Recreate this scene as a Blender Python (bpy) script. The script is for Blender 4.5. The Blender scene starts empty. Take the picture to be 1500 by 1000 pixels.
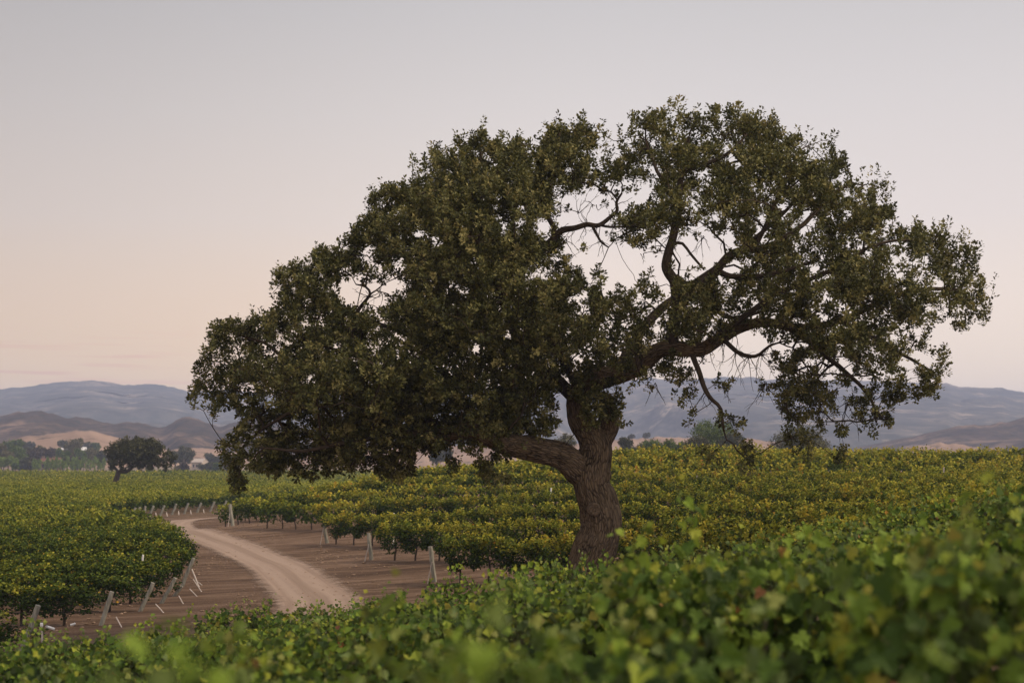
import bpy, math, random
import numpy as np
from mathutils import Vector, noise as mnoise

rng = np.random.default_rng(7)
random.seed(7)
SC = bpy.context.scene
COL = SC.collection
R = math.radians

# ------------------------------------------------------------------ camera
F = 50 / 36 * 1500            # focal length in photo pixels
HZ = 668                      # photo row of the horizon
cam_d = bpy.data.cameras.new('camera')
cam = bpy.data.objects.new('camera', cam_d)
COL.objects.link(cam)
cam.location = (0, 0, 0)
cam.rotation_euler = (R(90), 0, 0)
cam_d.lens = 50
cam_d.sensor_width = 36
cam_d.shift_y = (HZ - 500) / 1500
cam_d.clip_start = 0.05
cam_d.clip_end = 20000
cam_d.dof.use_dof = True
cam_d.dof.focus_distance = 42
cam_d.dof.aperture_fstop = 1.45
SC.camera = cam

# ------------------------------------------------------------------ world
def srgb(r, g, b):
    f = lambda c: (c / 255 / 12.92) if c / 255 <= 0.04045 else ((c / 255 + 0.055) / 1.055) ** 2.4
    return (f(r), f(g), f(b), 1)

W = bpy.data.worlds.new('World')
SC.world = W
W.use_nodes = True
nt = W.node_tree
nt.nodes.clear()
def wn(t, **k):
    n = nt.nodes.new(t)
    for a, b in k.items():
        setattr(n, a, b)
    return n
def wl(a, b): nt.links.new(a, b)
def wmath(op, a, b=None, c=None, clamp=False):
    n = wn('ShaderNodeMath', operation=op, use_clamp=clamp)
    for i, v in enumerate((a, b, c)):
        if v is None: continue
        if isinstance(v, (int, float)): n.inputs[i].default_value = v
        else: wl(v, n.inputs[i])
    return n.outputs[0]
SUN_EL, SUN_AZ = 42, 98       # soft afterglow behind the camera, to its right (azimuth from +Y, clockwise)
tc = wn('ShaderNodeTexCoord')
sep = wn('ShaderNodeSeparateXYZ')
wl(tc.outputs['Generated'], sep.inputs[0])
ramp = wn('ShaderNodeValToRGB')
SKY = [(0.00, (270, 222, 160)), (0.05, (265, 226, 176)), (0.10, (251, 221, 190)), (0.16, (232, 216, 203)),
       (0.23, (215, 206, 200)), (0.31, (194, 190, 189)), (0.5, (214, 208, 208)), (1.0, (232, 222, 214))]
el = ramp.color_ramp.elements
while len(el) < len(SKY): el.new(0.5)
for e, (p, c) in zip(el, SKY):
    e.position = p
    e.color = srgb(*c)
wl(sep.outputs['Z'], ramp.inputs[0])
ramp2 = wn('ShaderNodeValToRGB')
SKY2 = [(0.00, (246, 218, 190)), (0.05, (252, 228, 200)), (0.10, (243, 224, 206)), (0.16, (226, 214, 207)), (0.24, (211, 204, 201)), (0.31, (195, 191, 190)), (0.5, (214, 208, 208)), (1.0, (232, 222, 214))]
el2 = ramp2.color_ramp.elements
while len(el2) < len(SKY2): el2.new(0.5)
for e, (p, c) in zip(el2, SKY2):
    e.position = p
    e.color = srgb(*c)
wl(sep.outputs['Z'], ramp2.inputs[0])
side = wn('ShaderNodeMapRange', interpolation_type='SMOOTHSTEP')
side.inputs[1].default_value = -0.22; side.inputs[2].default_value = 0.22
wl(sep.outputs['X'], side.inputs[0])
sidem = wn('ShaderNodeMixRGB')
wl(side.outputs[0], sidem.inputs[0]); wl(ramp.outputs[0], sidem.inputs[1]); wl(ramp2.outputs[0], sidem.inputs[2])
sky = wn('ShaderNodeTexSky', sky_type='NISHITA', sun_disc=False)
sky.sun_elevation = R(SUN_EL)
sky.sun_rotation = R(SUN_AZ)
skym = wn('ShaderNodeMixRGB', blend_type='MULTIPLY')
skym.inputs[0].default_value = 1
wl(sky.outputs[0], skym.inputs[1])
skym.inputs[2].default_value = (0.08, 0.08, 0.08, 1)
mix = wn('ShaderNodeMixRGB')
mix.inputs[0].default_value = 0.06
wl(sidem.outputs[0], mix.inputs[1])
wl(skym.outputs[0], mix.inputs[2])
# thin pink cloud streaks low over the mountains
mp = wn('ShaderNodeMapping')
mp.inputs['Scale'].default_value = (7, 7, 190)
wl(tc.outputs['Generated'], mp.inputs[0])
cn = wn('ShaderNodeTexNoise')
cn.inputs['Scale'].default_value = 1.6
cn.inputs['Detail'].default_value = 4
wl(mp.outputs[0], cn.inputs['Vector'])
cr = wn('ShaderNodeMapRange')
cr.inputs[1].default_value = 0.52; cr.inputs[2].default_value = 0.72
wl(cn.outputs[0], cr.inputs[0])
band = wn('ShaderNodeMapRange', interpolation_type='SMOOTHSTEP')
band.inputs[1].default_value = 0.095; band.inputs[2].default_value = 0.06
wl(sep.outputs['Z'], band.inputs[0])
leftm = wn('ShaderNodeMapRange', interpolation_type='SMOOTHSTEP')
leftm.inputs[1].default_value = -0.1; leftm.inputs[2].default_value = -0.28
wl(sep.outputs['X'], leftm.inputs[0])
cf = wmath('MULTIPLY', wmath('MULTIPLY', cr.outputs[0], band.outputs[0]), wmath('MULTIPLY', leftm.outputs[0], 0.75))
cm = wn('ShaderNodeMixRGB')
wl(cf, cm.inputs[0])
wl(mix.outputs[0], cm.inputs[1])
cm.inputs[2].default_value = srgb(246, 186, 158)
# the sky is dimmer to the upper left and brighter behind the camera, an unseen afterglow raised as fill
azr = wn('ShaderNodeMapRange', interpolation_type='SMOOTHSTEP')
azr.inputs[1].default_value = -0.50; azr.inputs[2].default_value = 0.10
azr.inputs[3].default_value = 0.70; azr.inputs[4].default_value = 1.0
wl(sep.outputs['X'], azr.inputs[0])
az = azr.outputs[0]
back = wn('ShaderNodeMapRange', interpolation_type='SMOOTHSTEP')
back.inputs[1].default_value = 0.35; back.inputs[2].default_value = -0.7
back.inputs[3].default_value = 1.0; back.inputs[4].default_value = 1.5
wl(sep.outputs['Y'], back.inputs[0])
bg = wn('ShaderNodeBackground')
wl(cm.outputs[0], bg.inputs[0])
wl(wmath('MULTIPLY', az, back.outputs[0]), bg.inputs[1])
out = wn('ShaderNodeOutputWorld')
wl(bg.outputs[0], out.inputs[0])

# ------------------------------------------------------------------ sun
sd = bpy.data.lights.new('sun', 'SUN')
sd.energy = 2.6
sd.angle = R(16)
sd.color = (1, 0.80, 0.56)
sun = bpy.data.objects.new('sun', sd)
COL.objects.link(sun)
sdir = Vector((math.sin(R(SUN_AZ)) * math.cos(R(SUN_EL)), math.cos(R(SUN_AZ)) * math.cos(R(SUN_EL)), math.sin(R(SUN_EL))))
sun.rotation_euler = sdir.to_track_quat('Z', 'Y').to_euler()

SC.view_settings.view_transform = 'Standard'
SC.view_settings.look = 'None'
SC.view_settings.exposure = 0.26
SC.view_settings.gamma = 1
SC.cycles.use_denoising = True
SC.cycles.max_bounces = 6
SC.cycles.diffuse_bounces = 3
SC.cycles.transmission_bounces = 4
SC.cycles.transparent_max_bounces = 6
SC.cycles.volume_bounces = 2
SC.render.use_persistent_data = False

# ------------------------------------------------------------------ helpers
def P(px, py, d):
    """point that stands d metres in front of the camera plane"""
    return np.array([(px - 750) / F * d, d, -(py - HZ) / F * d])
def X_at(px, d): return (px - 750) / F * d

def tag(o, label=None, cat=None, group=None, kind=None):
    if label: o['label'] = label
    if cat: o['category'] = cat
    if group: o['group'] = group
    if kind: o['kind'] = kind
    return o

def empty(name, loc=(0, 0, 0), rz=0):
    o = bpy.data.objects.new(name, None)
    o.empty_display_size = 0.2
    COL.objects.link(o)
    o.location = loc
    o.rotation_euler = (0, 0, rz)
    return o

def link(name, me, parent=None):
    o = bpy.data.objects.new(name, me)
    COL.objects.link(o)
    if parent is not None: o.parent = parent
    return o

def mesh_np(name, V, Fs, mats, smooth=False, attrs=None, fmat=None):
    """V (n,3); Fs list of (m,k) index arrays; attrs {name: (domain, type, array)}"""
    me = bpy.data.meshes.new(name)
    V = np.asarray(V, dtype=np.float32)
    Fs = [np.asarray(f, dtype=np.int32) for f in (Fs if isinstance(Fs, list) else [Fs]) if len(f)]
    nl = sum(f.size for f in Fs); npoly = sum(len(f) for f in Fs)
    me.vertices.add(len(V)); me.vertices.foreach_set('co', V.ravel())
    me.loops.add(nl); me.loops.foreach_set('vertex_index', np.concatenate([f.ravel() for f in Fs]))
    tot = np.concatenate([np.full(len(f), f.shape[1], np.int32) for f in Fs])
    st = np.concatenate([[0], np.cumsum(tot)[:-1]]).astype(np.int32)
    me.polygons.add(npoly); me.polygons.foreach_set('loop_start', st); me.polygons.foreach_set('loop_total', tot)
    for m in (mats if isinstance(mats, (list, tuple)) else [mats]): me.materials.append(m)
    if fmat is not None: me.polygons.foreach_set('material_index', np.asarray(fmat, np.int32))
    me.polygons.foreach_set('use_smooth', np.full(npoly, bool(smooth)))
    me.update(calc_edges=True)
    for k, (dom, typ, arr) in (attrs or {}).items():
        a = me.attributes.new(k, typ, dom)
        arr = np.asarray(arr, np.float32)
        a.data.foreach_set('vector' if typ == 'FLOAT_VECTOR' else 'value', arr.ravel())
    me.validate()
    return me

class Geo:
    """collects vertices, quads, triangles and a vector attribute along tubes"""
    def __init__(s): s.v = []; s.q = []; s.t = []; s.b = []; s.n = 0
    def add(s, v, q=None, t=None, b=None):
        v = np.asarray(v, float)
        if q is not None and len(q): s.q.append(np.asarray(q, int) + s.n)
        if t is not None and len(t): s.t.append(np.asarray(t, int) + s.n)
        s.v.append(v); s.b.append(np.zeros((len(v), 3)) if b is None else np.asarray(b))
        s.n += len(v)
    def tube(s, pts, rad, n=6, cap=True, bump=None):
        pts = np.asarray(pts, float); rad = np.asarray(rad, float)
        m = len(pts)
        tan = np.gradient(pts, axis=0); tan /= np.linalg.norm(tan, axis=1)[:, None] + 1e-9
        ref = np.array([0, 0, 1.0]) if abs(tan[0][2]) < 0.9 else np.array([1.0, 0, 0])
        u = np.cross(tan[0], ref); u /= np.linalg.norm(u)
        a = np.arange(n) / n * 2 * math.pi
        sl = np.concatenate([[0], np.cumsum(np.linalg.norm(np.diff(pts, axis=0), axis=1))])
        vs = []; bs = []
        for i in range(m):
            u = u - tan[i] * u.dot(tan[i]); u /= np.linalg.norm(u) + 1e-9
            w = np.cross(tan[i], u)
            r = np.full(n, rad[i])
            if bump is not None: r = r * bump(a, sl[i], pts[i])
            vs.append(pts[i] + (np.cos(a) * r)[:, None] * u + (np.sin(a) * r)[:, None] * w)
            bs.append(np.stack([np.cos(a) * rad[i], np.sin(a) * rad[i], np.full(n, sl[i])], 1))
        i, j = np.meshgrid(np.arange(m - 1), np.arange(n), indexing='ij')
        q = np.stack([i * n + j, i * n + (j + 1) % n, (i + 1) * n + (j + 1) % n, (i + 1) * n + j], -1).reshape(-1, 4)
        v = np.concatenate(vs); b = np.concatenate(bs); t = None
        if cap:
            c0 = len(v)
            v = np.concatenate([v, pts[:1], pts[-1:]])
            b = np.concatenate([b, [[0, 0, 0]], [[0, 0, sl[-1]]]])
            k = np.arange(n)
            t = np.concatenate([np.stack([np.full(n, c0), (k + 1) % n, k], 1),
                                np.stack([np.full(n, c0 + 1), (m - 1) * n + k, (m - 1) * n + (k + 1) % n], 1)])
        s.add(v, q, t, b)
    def box(s, c, size, rz=0, axes=None):
        x, y, z = np.array(size) / 2
        v = np.array([[a * x, b * y, d * z] for d in (-1, 1) for b in (-1, 1) for a in (-1, 1)])
        if rz:
            cs, sn = math.cos(rz), math.sin(rz)
            v = np.stack([v[:, 0] * cs - v[:, 1] * sn, v[:, 0] * sn + v[:, 1] * cs, v[:, 2]], 1)
        v = v + np.asarray(c)
        s.add(v, [[0, 2, 3, 1], [4, 5, 7, 6], [0, 1, 5, 4], [1, 3, 7, 5], [3, 2, 6, 7], [2, 0, 4, 6]])
    def build(s, name, mat, parent=None, smooth=False):
        Fs = []
        if s.q: Fs.append(np.concatenate(s.q))
        if s.t: Fs.append(np.concatenate(s.t))
        me = mesh_np(name, np.concatenate(s.v), Fs, mat, smooth, {'bark': ('POINT', 'FLOAT_VECTOR', np.concatenate(s.b))})
        return link(name, me, parent)

def catmull(pts, step):
    """smooth polyline through rows of any width, resampled to about `step`"""
    pts = np.asarray(pts, float)
    p = np.vstack([2 * pts[0] - pts[1], pts, 2 * pts[-1] - pts[-2]])
    res = []
    for i in range(1, len(p) - 2):
        n = max(2, int(np.linalg.norm(p[i + 1][:3] - p[i][:3]) / step))
        t = np.linspace(0, 1, n, endpoint=False)[:, None]
        a, b, c, d = p[i - 1], p[i], p[i + 1], p[i + 2]
        res.append(0.5 * (2 * b + (c - a) * t + (2 * a - 5 * b + 4 * c - d) * t ** 2 + (3 * b - a - 3 * c + d) * t ** 3))
    res.append(pts[-1:])
    return np.vstack(res)

def unit(v): return v / (np.linalg.norm(v, axis=-1, keepdims=True) + 1e-9)

# ------------------------------------------------------------------ materials
def mat(name):
    m = bpy.data.materials.new(name); m.use_nodes = True
    t = m.node_tree; t.nodes.clear()
    o = t.nodes.new('ShaderNodeOutputMaterial')
    return m, t, o
def N(t, typ, ins=None, **k):
    n = t.nodes.new(typ)
    for a, b in k.items(): setattr(n, a, b)
    for a, b in (ins or {}).items():
        if isinstance(b, bpy.types.NodeSocket): t.links.new(b, n.inputs[a])
        else: n.inputs[a].default_value = b
    return n
def ramp_node(t, fac, stops):
    n = t.nodes.new('ShaderNodeValToRGB')
    e = n.color_ramp.elements
    while len(e) < len(stops): e.new(0.5)
    for x, (p, c) in zip(e, stops): x.position = p; x.color = (*c, 1)
    t.links.new(fac, n.inputs[0])
    return n.outputs[0]
def noise_n(t, vec, scale, detail=4, rough=0.55):
    n = N(t, 'ShaderNodeTexNoise', {'Scale': scale, 'Detail': detail, 'Roughness': rough})
    if vec is not None: t.links.new(vec, n.inputs['Vector'])
    return n.outputs[0]
def scaled(t, vec, s):
    n = N(t, 'ShaderNodeMapping', {'Scale': s}); t.links.new(vec, n.inputs[0]); return n.outputs[0]
def mixc(t, fac, a, b, bt='MIX'):
    n = N(t, 'ShaderNodeMixRGB', blend_type=bt)
    for i, v in enumerate((fac, a, b)):
        if isinstance(v, bpy.types.NodeSocket): t.links.new(v, n.inputs[i])
        elif isinstance(v, tuple): n.inputs[i].default_value = (*v[:3], 1)
        else: n.inputs[i].default_value = v
    return n.outputs[0]

def leaf_mat(name, stops, rough=0.5, trans=0.25, obj_var=0.1, spec=0.35, under=None):
    m, t, o = mat(name)
    a = N(t, 'ShaderNodeAttribute', attribute_name='tint')
    oi = N(t, 'ShaderNodeObjectInfo')
    v = N(t, 'ShaderNodeMath', {0: oi.outputs['Random'], 1: obj_var * 2, 2: -obj_var}, operation='MULTIPLY_ADD')
    s = N(t, 'ShaderNodeMath', {0: a.outputs['Fac'], 1: v.outputs[0]}, operation='ADD', use_clamp=True)
    c = ramp_node(t, s.outputs[0], stops)
    if under:
        g = N(t, 'ShaderNodeNewGeometry')
        f = N(t, 'ShaderNodeMath', {0: g.outputs['Backfacing'], 1: 0.5}, operation='MULTIPLY')
        c2 = mixc(t, f.outputs[0], c, under)
    else: c2 = c
    b = N(t, 'ShaderNodeBsdfPrincipled', {'Base Color': c2, 'Roughness': rough, 'Specular IOR Level': spec})
    tr = N(t, 'ShaderNodeBsdfTranslucent', {'Color': c})
    mx = N(t, 'ShaderNodeMixShader', {0: trans, 1: b.outputs[0], 2: tr.outputs[0]})
    t.links.new(mx.outputs[0], o.inputs[0])
    return m

def bark_mat(name, dark, light, scale=14, bump=0.6):
    m, t, o = mat(name)
    a = N(t, 'ShaderNodeAttribute', attribute_name='bark')
    vec = scaled(t, a.outputs['Vector'], (1, 1, 0.22))
    n1 = noise_n(t, vec, scale, 6, 0.65)
    vo = N(t, 'ShaderNodeTexVoronoi', {'Scale': scale * 0.8}, feature='DISTANCE_TO_EDGE')
    dv = N(t, 'ShaderNodeVectorMath', {0: vec}, operation='ADD')
    nz = N(t, 'ShaderNodeTexNoise', {'Scale': scale * 0.6, 'Detail': 3}); t.links.new(vec, nz.inputs['Vector'])
    sc = N(t, 'ShaderNodeVectorMath', {0: nz.outputs[1], 'Scale': 0.06}, operation='SCALE')
    t.links.new(sc.outputs[0], dv.inputs[1])
    t.links.new(dv.outputs[0], vo.inputs['Vector'])
    vm = N(t, 'ShaderNodeMapRange', {0: vo.outputs['Distance'], 1: 0.0, 2: 0.22})
    hsum = N(t, 'ShaderNodeMath', {0: vm.outputs[0], 1: n1}, operation='MULTIPLY')
    big = noise_n(t, a.outputs['Vector'], 1.7, 3)
    hh = N(t, 'ShaderNodeMath', {0: hsum.outputs[0], 1: big}, operation='ADD')
    c = ramp_node(t, hh.outputs[0], [(0.35, dark), (0.62, tuple((x + y) / 2 for x, y in zip(dark, light))), (0.95, light)])
    b = N(t, 'ShaderNodeBsdfPrincipled', {'Base Color': c, 'Roughness': 0.95, 'Specular IOR Level': 0.15})
    bp = N(t, 'ShaderNodeBump', {'Height': hsum.outputs[0], 'Strength': bump, 'Distance': 0.14})
    t.links.new(bp.outputs[0], b.inputs['Normal'])
    t.links.new(b.outputs[0], o.inputs[0])
    return m

def plain_mat(name, c1, c2, scale=6, rough=0.8, stretch=(1, 1, 1), bump=0.2, detail=5):
    m, t, o = mat(name)
    tcn = N(t, 'ShaderNodeTexCoord')
    n = noise_n(t, scaled(t, tcn.outputs['Object'], stretch), scale, detail, 0.6)
    c = ramp_node(t, n, [(0.3, c1), (0.7, c2)])
    b = N(t, 'ShaderNodeBsdfPrincipled', {'Base Color': c, 'Roughness': rough, 'Specular IOR Level': 0.2})
    bp = N(t, 'ShaderNodeBump', {'Height': n, 'Strength': bump, 'Distance': 0.02})
    t.links.new(bp.outputs[0], b.inputs['Normal'])
    t.links.new(b.outputs[0], o.inputs[0])
    return m

M = {}
M['oak_leaf'] = leaf_mat('oak leaves', [(0, (0.028, 0.031, 0.009)), (0.35, (0.072, 0.077, 0.023)), (0.7, (0.165, 0.158, 0.052)), (1, (0.30, 0.26, 0.105))],
                         0.6, 0.15, 0.0, 0.2)
M['vine_near'] = leaf_mat('grape leaves close by', [(0, (0.016, 0.034, 0.005)), (0.35, (0.062, 0.112, 0.015)), (0.62, (0.175, 0.255, 0.030)), (0.8, (0.29, 0.31, 0.038)),
                          (0.9, (0.22, 0.165, 0.03)), (0.96, (0.25, 0.12, 0.035)), (1, (0.20, 0.085, 0.045))], 0.6, 0.3, 0.06, 0.16, (0.17, 0.20, 0.10))
M['vine_mid'] = leaf_mat('grape leaves of the hillside', [(0, (0.018, 0.034, 0.005)), (0.3, (0.058, 0.092, 0.011)), (0.55, (0.25, 0.262, 0.029)), (0.75, (0.45, 0.385, 0.050)),
                         (0.9, (0.40, 0.28, 0.03)), (1, (0.36, 0.16, 0.03))], 0.65, 0.22, 0.07, 0.12)  # dark stops deepen the shade painted between the rows
M['oak_bark'] = bark_mat('oak bark', (0.012, 0.0085, 0.0055), (0.185, 0.134, 0.088), 19, 0.85)
M['twig'] = bark_mat('twig bark', (0.022, 0.016, 0.011), (0.07, 0.052, 0.037), 20, 0.3)
M['vine_bark'] = bark_mat('vine bark', (0.022, 0.016, 0.012), (0.075, 0.055, 0.042), 25, 0.5)
M['post'] = plain_mat('weathered grey wood', (0.13, 0.128, 0.105), (0.33, 0.315, 0.27), 14, 0.9, (1, 1, 0.12), 0.3)
M['rod'] = plain_mat('pale metal rod', (0.36, 0.31, 0.28), (0.52, 0.46, 0.42), 10, 0.6)
M['white'] = plain_mat('white plastic', (0.6, 0.6, 0.6), (0.75, 0.74, 0.72), 8, 0.5, bump=0.05)
M['hose'] = plain_mat('black hose', (0.02, 0.018, 0.016), (0.04, 0.035, 0.03), 8, 0.6)
M['scar'] = plain_mat('old cut wood', (0.035, 0.025, 0.017), (0.17, 0.120, 0.08), 16, 0.9, bump=0.5)
M['dead'] = plain_mat('bleached dead wood', (0.06, 0.052, 0.046), (0.17, 0.15, 0.135), 10, 0.9, (1, 1, 0.15), 0.5)

# ------------------------------------------------------------------ terrain
ctrl = []
for X in (-9, -4.5, -1.5, 0, 1.2, 4.5, 9, 15):
    for Y in (-6, 2, 6, 10, 18, 26):
        nw = max(0.0, 1 - max(Y, 0) / 9.0)
        z = -2.1 - 0.080 * Y + X * ((0.187 - 0.14 * nw) if X > 0 else (0.115 + 0.14 * nw)) + nw * (0.42 - 0.35 * min(max(X, 0), 1))
        ctrl.append((X, Y, max(z, -6.1)))
ctrl += [(2.4, 42, -4.9), (-3.5, 61, -5.4), (6.5, 51, -4.6), (12, 50, -3.9), (18, 52, -3.2), (26, 50, -2.4),
         (9.6, 80, -3.7), (21, 80, -3.2), (0, 80, -4.4), (-5.0, 82, -5.1), (34, 80, -2.8),
         (12, 100, -2.5), (31, 100, -2.3), (1, 100, -3.0), (-7.2, 100, -4.2), (-13, 101, -5.0), (48, 100, -2.2),
         (-7.4, 74, -5.4), (-11.7, 88.6, -5.4), (-21.7, 110, -5.4), (-7, 53, -5.55), (-13, 70, -5.75), (-19, 92, -5.8), (-26, 112, -5.9), (-30, 124, -5.9), (-27, 138, -5.9), (-36, 155, -6.1),
         (-14.5, 43, -6.0), (-14.5, 51, -6.0), (-14.5, 62, -6.0), (-30, 50, -6.2), (-30, 75, -6.2), (-32, 100, -6.2), (-60, 120, -6.2), (-60, 70, -6.2), (-5, 40, -5.4), (-16, 30, -6.0), (-25, 20, -6.1), (-25, 0, -5.6)]
for px, z in ((430, -5.1), (510, -3.85), (594, -3.0), (650, -2.65), (750, -2.3), (900, -1.3), (1200, -1.25), (1500, -1.25), (1800, -1.4)):
    ctrl.append((X_at(px, 120), 120, z))
for X in (-20, 0, 25, 55, 90):
    ctrl += [(X, 150, -3.4 if X > -10 else -5.6), (X, 195, -5.7)]
for X in (-150, -80, -30, 30, 90, 160):
    ctrl += [(X, 250, -6.3), (X, 330, -6.3)]
ctrl += [(-90, 180, -6.2), (-60, 190, -6.2), (-110, 100, -6.2), (-90, 30, -6.2), (90, 60, -1.6), (90, 110, -1.6), (50, 20, 0.5), (40, 0, 1.5), (80, 10, 1.0)]
ctrl = np.array(ctrl, float)
C2 = 36.0
_d2 = ((ctrl[:, None, :2] - ctrl[None, :, :2]) ** 2).sum(-1)
_A = np.sqrt(_d2 + C2)
Z0 = -5.0
_w = np.linalg.solve(_A - 0.02 * np.eye(len(ctrl)), ctrl[:, 2] - Z0)
def gz(x, y):
    x = np.asarray(x, float); y = np.asarray(y, float)
    sh = np.broadcast(x, y).shape
    xf = np.broadcast_to(x, sh).ravel(); yf = np.broadcast_to(y, sh).ravel()
    out = np.empty(len(xf))
    for i in range(0, len(xf), 20000):
        s = slice(i, i + 20000)
        d = np.sqrt((xf[s, None] - ctrl[None, :, 0]) ** 2 + (yf[s, None] - ctrl[None, :, 1]) ** 2 + C2)
        out[s] = d @ _w + Z0
    out = np.clip(out, -6.6, 2.0)
    e = np.maximum.reduce([(yf - 210) / 110, (np.abs(xf) - 90) / 60, (-yf - 20) / 40])
    e = np.clip(e, 0, 1); e = e * e * (3 - 2 * e)
    return (out * (1 - e) - 6.3 * e).reshape(sh)
def gz1(x, y): return float(gz(np.array([x]), np.array([y]))[0])

def axis_steps(lo, hi, step, far_lo, far_hi):
    a = list(np.arange(lo, hi + 1e-6, step))
    s = step; v = a[-1]
    while v < far_hi: s *= 1.18; v += s; a.append(min(v, far_hi))
    s = step; v = a[0]
    while v > far_lo: s *= 1.18; v -= s; a.insert(0, max(v, far_lo))
    return np.array(a)
gx = axis_steps(-65, 65, 0.8, -4600, 4600)
gy = axis_steps(-12, 170, 0.8, -60, 4800)
GX, GY = np.meshgrid(gx, gy)
GZ = gz(GX, GY)
# clods and furrows in the headland, a few centimetres
fine = (np.abs(GX) < 64) & (GY > 0) & (GY < 168)
GZ = GZ + np.where(fine, rng.normal(0, 0.012, GZ.shape), 0)
nx, ny = len(gx), len(gy)
i, j = np.meshgrid(np.arange(ny - 1), np.arange(nx - 1), indexing='ij')
q = np.stack([i * nx + j, i * nx + j + 1, (i + 1) * nx + j + 1, (i + 1) * nx + j], -1).reshape(-1, 4)
m, t, o = mat('vineyard soil')
geo = N(t, 'ShaderNodeNewGeometry')
pos = geo.outputs['Position']
sp = N(t, 'ShaderNodeSeparateXYZ', {0: pos})
n_fur = noise_n(t, scaled(t, pos, (0.13, 0.95, 1)), 1.0, 9, 0.70)
n_big = noise_n(t, pos, 0.12, 4)
n_clod = noise_n(t, pos, 6.0, 6, 0.7)
c = ramp_node(t, n_fur, [(0.37, (0.078, 0.048, 0.031)), (0.49, (0.158, 0.100, 0.066)), (0.61, (0.29, 0.195, 0.137))])
c = mixc(t, N(t, 'ShaderNodeMapRange', {0: n_big, 1: 0.35, 2: 0.7, 3: 0, 4: 0.5}).outputs[0], c, (0.145, 0.092, 0.066))
c = mixc(t, N(t, 'ShaderNodeMapRange', {0: n_clod, 1: 0.55, 2: 0.75, 3: 0, 4: 0.5}).outputs[0], c, (0.30, 0.225, 0.175))
grass = ramp_node(t, noise_n(t, scaled(t, pos, (0.02, 0.08, 1)), 1.0, 5, 0.6), [(0.3, (0.17, 0.115, 0.085)), (0.55, (0.29, 0.215, 0.165)), (0.75, (0.12, 0.11, 0.06))])
far_f = N(t, 'ShaderNodeMapRange', {0: sp.outputs['Y'], 1: 428.0, 2: 440.0})
c = mixc(t, far_f.outputs[0], c, grass)
hill_f = N(t, 'ShaderNodeMapRange', {0: sp.outputs['Y'], 1: 135.0, 2: 175.0, 3: 0, 4: 0.35})
c = mixc(t, hill_f.outputs[0], c, (0.10, 0.10, 0.04))
b = N(t, 'ShaderNodeBsdfPrincipled', {'Base Color': c, 'Roughness': 0.95, 'Specular IOR Level': 0.1})
hsum = N(t, 'ShaderNodeMath', {0: n_fur, 1: 1.6, 2: n_clod}, operation='MULTIPLY_ADD')
bp = N(t, 'ShaderNodeBump', {'Height': hsum.outputs[0], 'Strength': 1.0, 'Distance': 0.3})
t.links.new(bp.outputs[0], b.inputs['Normal']); t.links.new(b.outputs[0], o.inputs[0])
M['soil'] = m
g = link('ground', mesh_np('ground', np.stack([GX, GY, GZ], -1).reshape(-1, 3), q, m, True))
tag(g, kind='structure')

# ------------------------------------------------------------------ dirt road
m, t, o = mat('pale dirt road')
geo = N(t, 'ShaderNodeNewGeometry'); pos = geo.outputs['Position']
ea = N(t, 'ShaderNodeAttribute', attribute_name='edge')
la = N(t, 'ShaderNodeAttribute', attribute_name='lane')
lane = scaled(t, la.outputs['Vector'], (2.2, 0.035, 1))
n_lane = noise_n(t, lane, 1.6, 5, 0.6)
n_f = noise_n(t, pos, 7, 6, 0.65)
c = ramp_node(t, n_lane, [(0.25, (0.185, 0.132, 0.102)), (0.5, (0.25, 0.183, 0.145)), (0.75, (0.315, 0.238, 0.193))])
lx = N(t, 'ShaderNodeSeparateXYZ', {0: la.outputs['Vector']})
ax_ = N(t, 'ShaderNodeMath', {0: lx.outputs['X']}, operation='ABSOLUTE')
wob = N(t, 'ShaderNodeMath', {0: noise_n(t, pos, 0.5, 3), 1: 0.5, 2: -0.95}, operation='MULTIPLY_ADD')
rut = N(t, 'ShaderNodeMath', {0: ax_.outputs[0], 1: wob.outputs[0]}, operation='ADD')
rutd = N(t, 'ShaderNodeMath', {0: rut.outputs[0]}, operation='ABSOLUTE')
rutm = N(t, 'ShaderNodeMapRange', {0: rutd.outputs[0], 1: 0.42, 2: 0.05, 3: 0, 4: 0.55}, interpolation_type='SMOOTHSTEP')
c = mixc(t, rutm.outputs[0], c, (0.32, 0.245, 0.20))
midm = N(t, 'ShaderNodeMapRange', {0: ax_.outputs[0], 1: 0.35, 2: 0.05, 3: 0, 4: 0.35}, interpolation_type='SMOOTHSTEP')
c = mixc(t, midm.outputs[0], c, (0.18, 0.13, 0.098))
c = mixc(t, N(t, 'ShaderNodeMapRange', {0: n_f, 1: 0.5, 2: 0.75, 3: 0, 4: 0.45}).outputs[0], c, (0.20, 0.140, 0.105))
b = N(t, 'ShaderNodeBsdfPrincipled', {'Base Color': c, 'Roughness': 0.95, 'Specular IOR Level': 0.1})
bp = N(t, 'ShaderNodeBump', {'Height': n_f, 'Strength': 0.4, 'Distance': 0.05}); t.links.new(bp.outputs[0], b.inputs['Normal'])
tr = N(t, 'ShaderNodeBsdfTransparent')
n_e = noise_n(t, pos, 1.3, 5, 0.7)
es = N(t, 'ShaderNodeMath', {0: n_e, 1: 1.1, 2: -0.55}, operation='MULTIPLY_ADD')
ef = N(t, 'ShaderNodeMath', {0: ea.outputs['Fac'], 1: es.outputs[0]}, operation='ADD')
em = N(t, 'ShaderNodeMapRange', {0: ef.outputs[0], 1: 0.15, 2: 0.75}, interpolation_type='SMOOTHSTEP')
mx = N(t, 'ShaderNodeMixShader', {0: em.outputs[0], 1: tr.outputs[0], 2: b.outputs[0]})
t.links.new(mx.outputs[0], o.inputs[0])
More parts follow.
